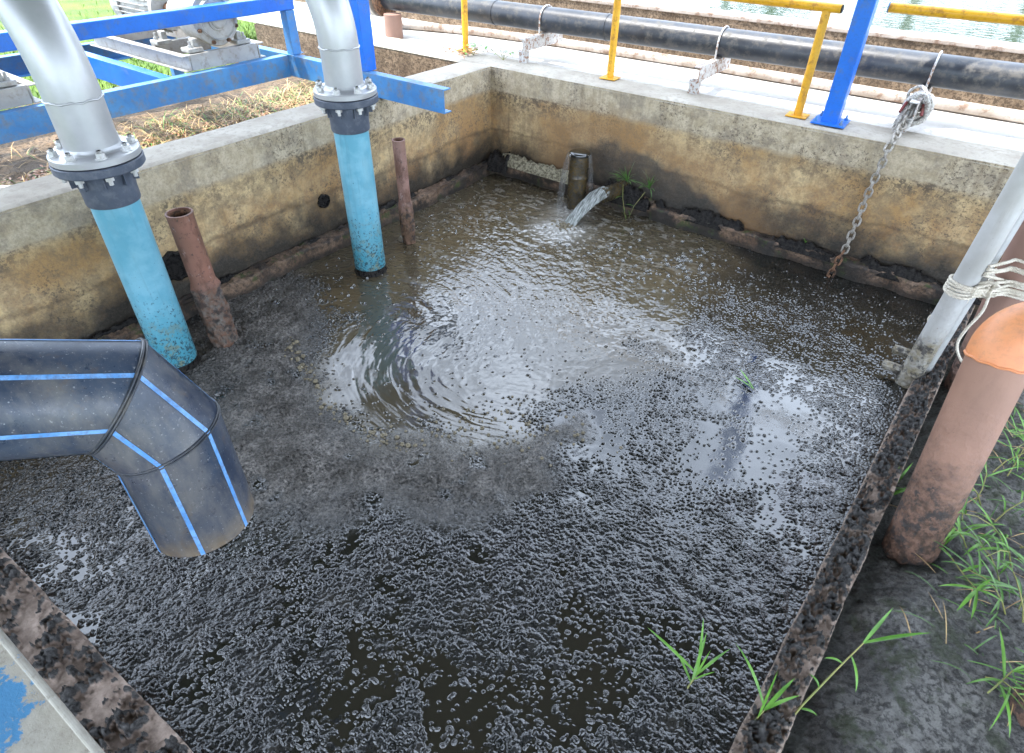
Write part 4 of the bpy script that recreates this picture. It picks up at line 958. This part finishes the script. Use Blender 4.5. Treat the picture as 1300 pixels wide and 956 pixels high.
# rope: wraps, knot and loose ends
rp = thing('rope', 'white rope lashing the galvanised pipe to the brown pipe', 'rope', (.3, 3.25, .6))
gd = (GT - GB).normalized()
def on_g(z): return GB + gd * ((z - GB.z) / gd.z)
def on_b(z): d = (BT - BB).normalized(); return BB + d * ((z - BB.z) / d.z)
def strand(pts, r=.0075, name='strand', n=4):
    pts = [Vector(p) for p in pts]; o = []
    for i in range(len(pts) - 1):     # Catmull-Rom through the points
        p0, p1, p2, p3 = pts[max(i - 1, 0)], pts[i], pts[i + 1], pts[min(i + 2, len(pts) - 1)]
        for k in range(6):
            t = k / 6; o.append(.5 * ((2 * p1) + (p2 - p0) * t + (2 * p0 - 5 * p1 + 4 * p2 - p3) * t * t + (3 * p1 - p0 - 3 * p2 + p3) * t ** 3))
    o.append(pts[-1]); m = MB(); N = len(o)
    # three twisted yarns
    L = [0]
    for a, b in zip(o, o[1:]): L.append(L[-1] + (b - a).length)
    tot = L[-1]; step = .0055; M_ = max(4, int(tot / step)); rs_ = []
    def at(s):
        for i in range(N - 1):
            if L[i + 1] >= s: return o[i].lerp(o[i + 1], (s - L[i]) / max(1e-6, L[i + 1] - L[i])), (o[i + 1] - o[i]).normalized()
        return o[-1], (o[-1] - o[-2]).normalized()
    cen = [at(tot * i / M_) for i in range(M_ + 1)]; uu = cen[0][1].orthogonal().normalized(); fr_ = []
    for c, t in cen: uu = (uu - t * uu.dot(t)); uu = uu.normalized() if uu.length > 1e-5 else t.orthogonal().normalized(); fr_.append((c, uu.copy(), t.cross(uu)))
    for y in range(3):
        m.tube([c + (a * math.cos(2.1 * y + i * .75) + b * math.sin(2.1 * y + i * .75)) * r * .48 for i, (c, a, b) in enumerate(fr_)], r * .60, 6)
    return m.build(name, 'rope', rp, 80)
zr = .60
for k in range(5):
    c = on_g(zr - .028 + k * .0125); strand([c + Vector((math.cos(a) * .059, math.sin(a) * .059, .006 * math.sin(a + k))) for a in np.linspace(R(20), R(20) + 2 * PI, 18)], .0072, 'wrap')
def bet(z1, z2, a, b, sag=.0, off=(0, 0, 0)):
    p, q = on_g(z1) + Vector(a), on_b(z2) + Vector(b); m_ = (p + q) / 2 + Vector((0, 0, -sag)); return [p, p.lerp(m_, .5), m_, m_.lerp(q, .5), q]
for z1, z2, s in ((.60, .60, .0), (.615, .62, .004), (.585, .585, .01), (.63, .64, -.01), (.60, .57, .0)): strand(bet(z1, z2, (.045, -.05, 0), (-.03, -.102, 0), s) + [on_b(z2) + Vector((.05, -.095, 0)), on_b(z2) + Vector((.10, -.03, 0))])
for z1, z2, s in ((.70, .69, .0), (.735, .74, .0), (.69, .63, .0), (.72, .70, .01)): strand(bet(z1, z2, (.05, -.03, 0), (-.05, -.092, 0), s) + [on_b(z2) + Vector((.02, -.105, 0)), on_b(z2) + Vector((.08, -.07, 0)), on_b(z2) + Vector((.108, 0, 0))])
for k in range(3):
    c = on_b(.575 + k * .022); strand([c + Vector((math.cos(a) * .105, math.sin(a) * .105, .004 * math.sin(a + k))) for a in np.linspace(R(150), R(400), 14)], .0062, 'wrap')
kc = on_g(.60).lerp(on_b(.60), .36) + Vector((0, -.055, 0))
for k in range(5):
    strand([kc + Vector((-.035 + .017 * k + .004 * math.sin(a), math.cos(a) * .024, math.sin(a) * .030)) for a in np.linspace(0, 2 * PI + .3, 12)], .0066, 'knot')
strand([kc + Vector((.03, -.01, .02)), kc + Vector((.05, -.03, .05)), kc + Vector((.01, -.035, .06)), kc + Vector((-.02, -.03, .03)), kc + Vector((.02, -.03, -.01)), kc + Vector((.06, -.02, .0))], .0066, 'knot')
strand([kc + Vector((-.03, -.01, -.01)), kc + Vector((-.03, -.02, -.07)), kc + Vector((-.055, -.02, -.13)), kc + Vector((-.085, -.01, -.17)), kc + Vector((-.105, 0, -.19))], .0062, 'loose_end')
ke = kc + Vector((-.11, 0, -.20))
for k in range(3): strand([ke + Vector((math.cos(a) * .024, -.01 + .01 * math.sin(2 * a + k), math.sin(a) * .022 - k * .008)) for a in np.linspace(k, k + 2 * PI, 10)], .006, 'knot')
strand([kc + Vector((.035, -.03, 0)), kc + Vector((.04, -.05, -.08)), kc + Vector((.02, -.05, -.18)), kc + Vector((.015, -.05, -.27)), kc + Vector((.05, -.05, -.34)), kc + Vector((.11, -.06, -.385))], .0066, 'loose_end')

# ================================================================== weeds and grass
def blade(m, p, d, L, w, droop=.6, n=7):
    """a folded grass leaf: tapering, arched"""
    p = Vector(p); d = Vector(d).normalized(); sd = d.cross(Vector((0, 0, 1))); sd = sd.normalized() if sd.length > .05 else Vector((1, 0, 0)); q = p.copy(); dd = d.copy(); V = []
    for i in range(n + 1):
        t = i / n; ww = w * .78 * (math.sin(PI * min(1, (t * .9 + .12))) ** .7) * (1 if t < 1 else 0) + .0002
        if t == 1: ww = .0003
        up = sd.cross(dd).normalized(); V += [q + sd * ww / 2 + up * ww * .18, q, q - sd * ww / 2 + up * ww * .18]
        q = q + dd * (L / n); dd = (dd + Vector((0, 0, -droop / n * (.5 + t)))).normalized()
    F = []
    for i in range(n):
        a = 3 * i; F += [(a, a + 1, a + 4, a + 3), (a + 1, a + 2, a + 5, a + 4)]
    m.add(V, F)
def weed(name, label, group, stems, mat='leaf', cat='weed', root=None):
    """stems: list of (points, leaf specs (t, azimuth, elevation, length, width, droop))"""
    root = root or stems[0][0][0]; t = thing(name, label, cat, tuple(root), group)
    for pts, leaves, r in stems:
        P = [Vector(p) for p in pts]
        if len(P) > 1: MB().tube(P, [r * (1 - .5 * i / (len(P) - 1)) for i in range(len(P))], 7).build('stem', 'stalk', t, 80)
        m = MB()
        for tt, az, elv, L, w, dr in leaves:
            s = tt * (len(P) - 1); i = min(int(s), max(0, len(P) - 2)); q = P[i].lerp(P[i + 1], s - i) if len(P) > 1 else P[0]
            blade(m, q, (math.cos(R(az)) * math.cos(R(elv)), math.sin(R(az)) * math.cos(R(elv)), math.sin(R(elv))), L, w, dr)
        if m.v: m.build('leaves', mat, t, 80)
    return t
G = 'weeds in the right chamber'
def V3(x, y, dz=0): return (x, y, mz(x, y) + dz)
weed('weed', 'single grass stem with two raised leaves beside the partition at the bottom', G,
     [([(.19, 1.10, .02), (.225, 1.22, .07), (.27, 1.34, .14), (.31, 1.44, .20)],
       [(1, 70, 62, .15, .013, .3), (1, 35, 28, .19, .015, .35), (.75, 200, 40, .06, .010, 2.2), (.5, 160, 60, .05, .009, 2.5), (.85, -60, 10, .11, .010, 2.4), (.3, 20, 20, .06, .01, 2)], .004)])
weed('weed', 'pale green leaf tuft beside the partition top at the bottom', G,
     [([(.12, 1.08, .06), (.135, 1.12, .10)], [(1, 60, 70, .16, .015, .5), (1, 150, 50, .20, .012, 1.3), (.5, 100, 78, .20, .009, .4), (1, 40, 55, .12, .013, .8)], .003)])
weed('weed', 'fan of thin grass blades rising from the froth near the partition', G,
     [([(-.08, 1.09, .0), (-.07, 1.13, .04)], [(1, 122, 66, .20, .011, .3), (1, 172, 12, .20, .014, .2), (1, 55, 52, .14, .012, .4), (.5, 100, 50, .16, .013, .5), (.8, 75, 74, .13, .008, .3), (.4, 150, 30, .10, .010, .4), (.6, 20, 62, .10, .008, .3)], .003)])
weed('floating_leaf', 'two bright grass blades floating on the froth', None,
     [([(-.41, 2.66, wz(-.41, 2.66) + .012)], [(0, 140, 12, .15, .014, .3), (0, 165, 8, .12, .011, .3)], .002)], cat='grass blades')
weed('weed', 'little green weed squeezed between partition and orange topped pipe', G,
     [([V3(.285, 2.36), V3(.29, 2.40, .05)], [(1, 70, 60, .14, .014, .5), (.5, 30, 50, .12, .012, .8), (.8, 100, 65, .12, .011, .6), (.3, 45, 35, .12, .011, .9), (1, -20, 50, .07, .010, 1)], .003)])
# runners right of the orange-topped riser
weed('weed', 'long creeping runner ending in a drooping leaf fan beside the muddy pipe foot', G,
     [([V3(.50, 2.18, .02), V3(.52, 2.12, .05), V3(.57, 2.02, .05), V3(.60, 1.95, .07)],
       [(0, 80, 60, .10, .016, .8), (.15, 200, 25, .09, .018, .8), (.6, 40, 40, .09, .014, 1), (1, -110, 5, .12, .016, 1.2), (1, 200, 5, .12, .013, 1.2), (1, -85, -10, .11, .013, .8), (1, 60, 40, .06, .014, .6), (1, 0, 20, .08, .012, 1.2), (.4, 150, 10, .07, .012, .8)], .0035)])
def scatterweed(lab, x, y, n, h, seed, mat='leaf', stemn=3, spread=.14):
    r = random.Random(seed); st = []
    for s in range(stemn):
        az = r.uniform(0, 360); bx, by = x + r.gauss(0, .03), y + r.gauss(0, .03); pts = [V3(bx, by)]; q = Vector(pts[0]); d = Vector((math.cos(R(az)) * .5, math.sin(R(az)) * .5, .8))
        for k in range(4): q = q + d.normalized() * h / 4; d.z -= .28; d.x += r.gauss(0, .1); pts.append(tuple(q))
        st.append((pts, [(r.uniform(.1, 1), az + r.choice((-1, 1)) * r.uniform(15, 95), r.uniform(5, 60), r.uniform(.08, .19), r.uniform(.007, .014), r.uniform(.5, 2.4)) for _ in range(n)], .003))
    return weed('weed', lab, G, st, mat)
scatterweed('leafy upright weed right of the orange topped pipe, level with its middle', .60, 2.48, 7, .26, 3, stemn=3)
scatterweed('dense green weed clump at the right edge above the bottom corner', .72, 2.28, 9, .28, 5, stemn=4)
scatterweed('tall arching grass at the right edge under the orange elbow', .66, 2.75, 7, .30, 8, stemn=3)
scatterweed('sprawling dark green weed low at the right edge', .74, 2.02, 8, .20, 12, 'leaf_dark', stemn=4)
scatterweed('thin straggling weed behind the muddy pipe foot', .55, 2.30, 6, .18, 17, stemn=3)
scatterweed('bright weed in the bottom right corner beside the brown pipe', .70, 1.66, 6, .14, 21, stemn=2)
scatterweed('grass bunch under the orange elbow at the right edge', .78, 3.0, 8, .30, 27, stemn=4)
def tuft(lab, x, y, z, n, L, seed, mat='leaf', cat='grass tuft', az0=0, az1=360, group=None, w=.006):
    r = random.Random(seed); return weed('grass_tuft', lab, group, [([(x, y, z)], [(0, r.uniform(az0, az1), r.uniform(25, 80), L * r.uniform(.5, 1.1), w * r.uniform(.7, 1.4), r.uniform(.4, 1.8)) for _ in range(n)], .002)], mat, cat)
tuft('grass tuft hanging beside the outfall spout', -1.96, 4.14, .26, 44, .17, 31, 'leaf_dark', az0=180, az1=360, group='tufts by the outfall')
tuft('second grass tuft right of the outfall spout, more upright', -1.78, 4.16, .24, 36, .16, 33, 'leaf_dark', az0=180, az1=360, group='tufts by the outfall')
weed('creeper', 'brown and green trailing stems below the outfall tufts', None,
     [([(-1.98, 4.12, .24), (-1.94, 4.06, .16), (-1.90, 4.03, .08), (-1.86, 4.0, .02)], [(.3, 250, 20, .08, .006, 1), (.6, 300, 20, .08, .006, 1), (.9, 230, 60, .08, .007, .5), (.95, 290, 50, .09, .007, .5)], .0025),
      ([(-1.80, 4.14, .22), (-1.84, 4.06, .12), (-1.85, 4.02, .04)], [(.5, 200, 20, .07, .006, 1), (.9, 270, 60, .07, .007, .5)], .002)], cat='creeper')
weed('sprig', 'tiny green sprig on the ledge sludge near the chain', None, [([(-.62, 4.19, .15)], [(0, 240, 60, .05, .012, .5), (0, 300, 50, .045, .012, .5), (0, 200, 60, .04, .01, .5)], .002)], cat='weed')
r = random.Random(44); m = MB()
for k in range(230):
    x = r.uniform(.5, 1.3); y = r.uniform(1.6, 3.6); az = r.uniform(0, 6.28); blade(m, (x, y, mz(x, y) + .004), (math.cos(az), math.sin(az), r.uniform(-.05, .8)), r.uniform(.05, .17), r.uniform(.003, .008), r.uniform(.6, 2.4), 5)
tag(m.build('undergrowth', 'leaf_dark', None, 80), 'tangled dark undergrowth on the mud at the right', kind='stuff')
m = MB()
for k in range(110):
    x = r.uniform(.45, 1.3); y = r.uniform(1.5, 3.6); az = r.uniform(0, 6.28); blade(m, (x, y, mz(x, y) + .006), (math.cos(az), math.sin(az), r.uniform(-.05, .3)), r.uniform(.06, .22), r.uniform(.003, .006), r.uniform(.3, 1.0), 5)
tag(m.build('dead_grass', 'straw', None, 80), 'dead yellow grass stalks lying on the mud at the right', kind='stuff')
# dry leaves and a small plant round the foot of the corner yellow post
r = random.Random(4); m = MB()
for k in range(60): blade(m, (-3.84 + r.gauss(0, .09), 4.47 + r.gauss(0, .06), T + .004 + r.random() * .02), (r.gauss(0, 1), r.gauss(0, 1), r.uniform(.1, .5)), r.uniform(.03, .06), .025, 1, 4)
tag(m.build('dry_leaves', 'dryleaf', None, 80), 'dry brown leaves heaped at the foot of the corner yellow post', kind='stuff')
def broad(name, lab, x, y, z, n, s, seed, cat='plant', spread=.06):
    r = random.Random(seed); t = thing(name, lab, cat, (x, y, z)); m = MB()
    for k in range(n):
        az = r.uniform(0, 360); q = Vector((x + r.gauss(0, spread), y + r.gauss(0, spread), z + r.uniform(.02, .10)))
        blade(m, q, (math.cos(R(az)), math.sin(R(az)), r.uniform(-.2, .8)), s * r.uniform(.7, 1.2), s * .6, .8, 5)
    m.build('leaves', 'leaf', t, 80); st = MB()
    for k in range(5): st.tube([(x, y, z), (x + r.gauss(0, spread), y + r.gauss(0, spread), z + .07)], .002, 6)
    st.build('stem', 'stalk', t, 80)
broad('plant', 'small round leaved plant creeping by the corner yellow post', -3.72, 4.46, T, 16, .05, 3)
broad('plant', 'leafy green plant growing behind the wall under the blue beam corner', -4.15, 2.95, gz(-4.15, 2.95), 90, .09, 5, spread=.11)
broad('plant', 'low weed on the wall top right of the corner yellow post', -3.40, 4.47, T, 8, .035, 9)
# litter and dry grass behind the left wall (uncountable)
r = random.Random(9); m = MB(); m3 = MB(); m2 = MB()
for k in range(7500):
    x = r.uniform(-5.4, -3.72); y = r.uniform(-.3, 4.1); c = fbm(np.array([x]), np.array([y]), 1.6, 3, 611)[0]
    if r.random() > (c - .18) * 3.0: continue
    z = gz(x, y); az = r.uniform(0, 6.28); blade(m if r.random() < .72 else m2, (x, y, z), (math.cos(az), math.sin(az), r.uniform(.15, 1.2)), r.uniform(.06, .22), r.uniform(.004, .009), r.uniform(1, 2.5), 4)
for k in range(3200):
    x = r.uniform(-5.0, -3.72); y = r.uniform(-.3, 3.6); az = r.uniform(0, 6.28); blade(m3, (x, y, gz(x, y) + .008), (math.cos(az), math.sin(az), r.uniform(-.1, .3)), r.uniform(.03, .07), r.uniform(.015, .03), .5, 3)
tag(m.build('dry_grass', 'straw', None, 80), 'dry straw coloured grass under the pump frame', kind='stuff')
tag(m2.build('ground_grass', 'leaf', None, 80), 'green grass shoots among the straw', kind='stuff')
tag(m3.build('leaf_litter', 'dryleaf', None, 80), 'brown leaf litter behind the left wall', kind='stuff')
m = MB(); r = random.Random(10)
for k in range(16000):
    x = -6.3 - abs(r.gauss(0, 2.2)); y = r.uniform(-1, 8.5); az = r.uniform(0, 6.28); blade(m, (x, y, .44), (math.cos(az), math.sin(az), r.uniform(.8, 2)), r.uniform(.05, .12), .012, 1, 3)
tag(m.build('lawn_grass', worn('lawn_blades', (.10, .20, .015), (.17, .28, .03), .7), None, 80), 'bright sunlit lawn beyond the pumps', kind='stuff')
tag(MB().prism([(0, 0), (.16, 0), (.16, .012), (.012, .012), (.012, .10), (0, .10)][::1], (-1.9, -.12, .70), (-.80, -.07, .70)).build('near_beam', 'flaky', None, 0, .004), 'steel edge with flaking blue and cream paint at the bottom left corner', 'steel edge')

# unseen trees added beyond the pond to darken its reflection and fill sideways views
def tree(x, y, h, s, label):
    r = random.Random(s); t = thing('tree', label, 'tree', (x, y, .44), 'unseen trees added for the pond reflection')
    MB().tube([(x, y, .3), (x + .1, y, h * .3), (x - .1, y, h * .6), (x, y, h * .85)], [.22, .17, .12, .04], 12).build('trunk', 'bark', t, 60); m = MB()
    for k in range(1800):
        c = Vector((r.gauss(0, 1), r.gauss(0, 1), r.gauss(0, 1))).normalized() * (r.random() ** .4); cl = (1 + .35 * math.sin(c.x * 5 + s) * math.sin(c.y * 6) * math.sin(c.z * 5))
        p = Vector((x + c.x * h * .36 * cl, y + c.y * h * .36 * cl, h * .68 + c.z * h * .34 * cl)); blade(m, p, (r.gauss(0, 1), r.gauss(0, 1), r.gauss(0, .6)), r.uniform(.3, .55), .22, .5, 3)
    m.build('crown', 'crown', t, 80)
TR = ((-19, 33, 8, 'broad added tree far beyond the pond, leftmost'), (-15, 27, 6.5, 'shorter added tree second from the left beyond the pond'), (-11, 31, 8.5, 'tall added tree third from the left beyond the pond'), (-7.5, 26, 6, 'low round added tree in the middle of the row beyond the pond'),
      (-3.5, 30, 8, 'tall added tree right of the low round one beyond the pond'), (0, 26, 6.5, 'second added tree from the right beyond the pond'), (5, 32, 9, 'tallest added tree at the right end beyond the pond'))
for i, (x, y, h, l) in enumerate(TR): tree(x, y, h, 50 + i, l)

# ================================================================== daylight
SUN = Vector((-.30, -.26, 1)).normalized()
sl = bpy.data.lights.new('sun', 'SUN'); sl.energy = 4.6; sl.angle = R(.5); sl.color = (1, .95, .87); so = bpy.data.objects.new('sun', sl); COL.objects.link(so)
so.rotation_euler = SUN.to_track_quat('Z', 'Y').to_euler(); so.location = (-3, -3, 9)
w = bpy.data.worlds.new('World'); SC.world = w; w.use_nodes = True; nt = w.node_tree; bg = nt.nodes['Background']
sk = nt.nodes.new('ShaderNodeTexSky'); sk.sky_type = 'NISHITA'; sk.sun_disc = False; sk.sun_elevation = math.asin(SUN.z); sk.sun_rotation = math.atan2(SUN.x, SUN.y)
sk.dust_density = 2.0
tc = nt.nodes.new('ShaderNodeTexCoord'); nz = nt.nodes.new('ShaderNodeTexNoise'); nz.inputs['Scale'].default_value = 2.6; nz.inputs['Detail'].default_value = 6
cr = nt.nodes.new('ShaderNodeValToRGB'); cr.color_ramp.elements[0].position = .30; cr.color_ramp.elements[1].position = .56
mx = nt.nodes.new('ShaderNodeMix'); mx.data_type = 'RGBA'; mx.inputs[7].default_value = (24.5, 28.4, 34.5, 1)
nt.links.new(tc.outputs['Generated'], nz.inputs['Vector']); nt.links.new(nz.outputs['Fac'], cr.inputs[0]); nt.links.new(cr.outputs[0], mx.inputs[0])
nt.links.new(sk.outputs[0], mx.inputs[6]); nt.links.new(mx.outputs[2], bg.inputs['Color']); bg.inputs['Strength'].default_value = .12
SC.view_settings.view_transform = 'Standard'; SC.view_settings.look = 'None'; SC.view_settings.gamma = 1; SC.view_settings.exposure = .95
SC.cycles.use_adaptive_sampling = True; SC.cycles.use_denoising = True; SC.cycles.max_bounces = 8; SC.cycles.caustics_reflective = False; SC.cycles.caustics_refractive = False
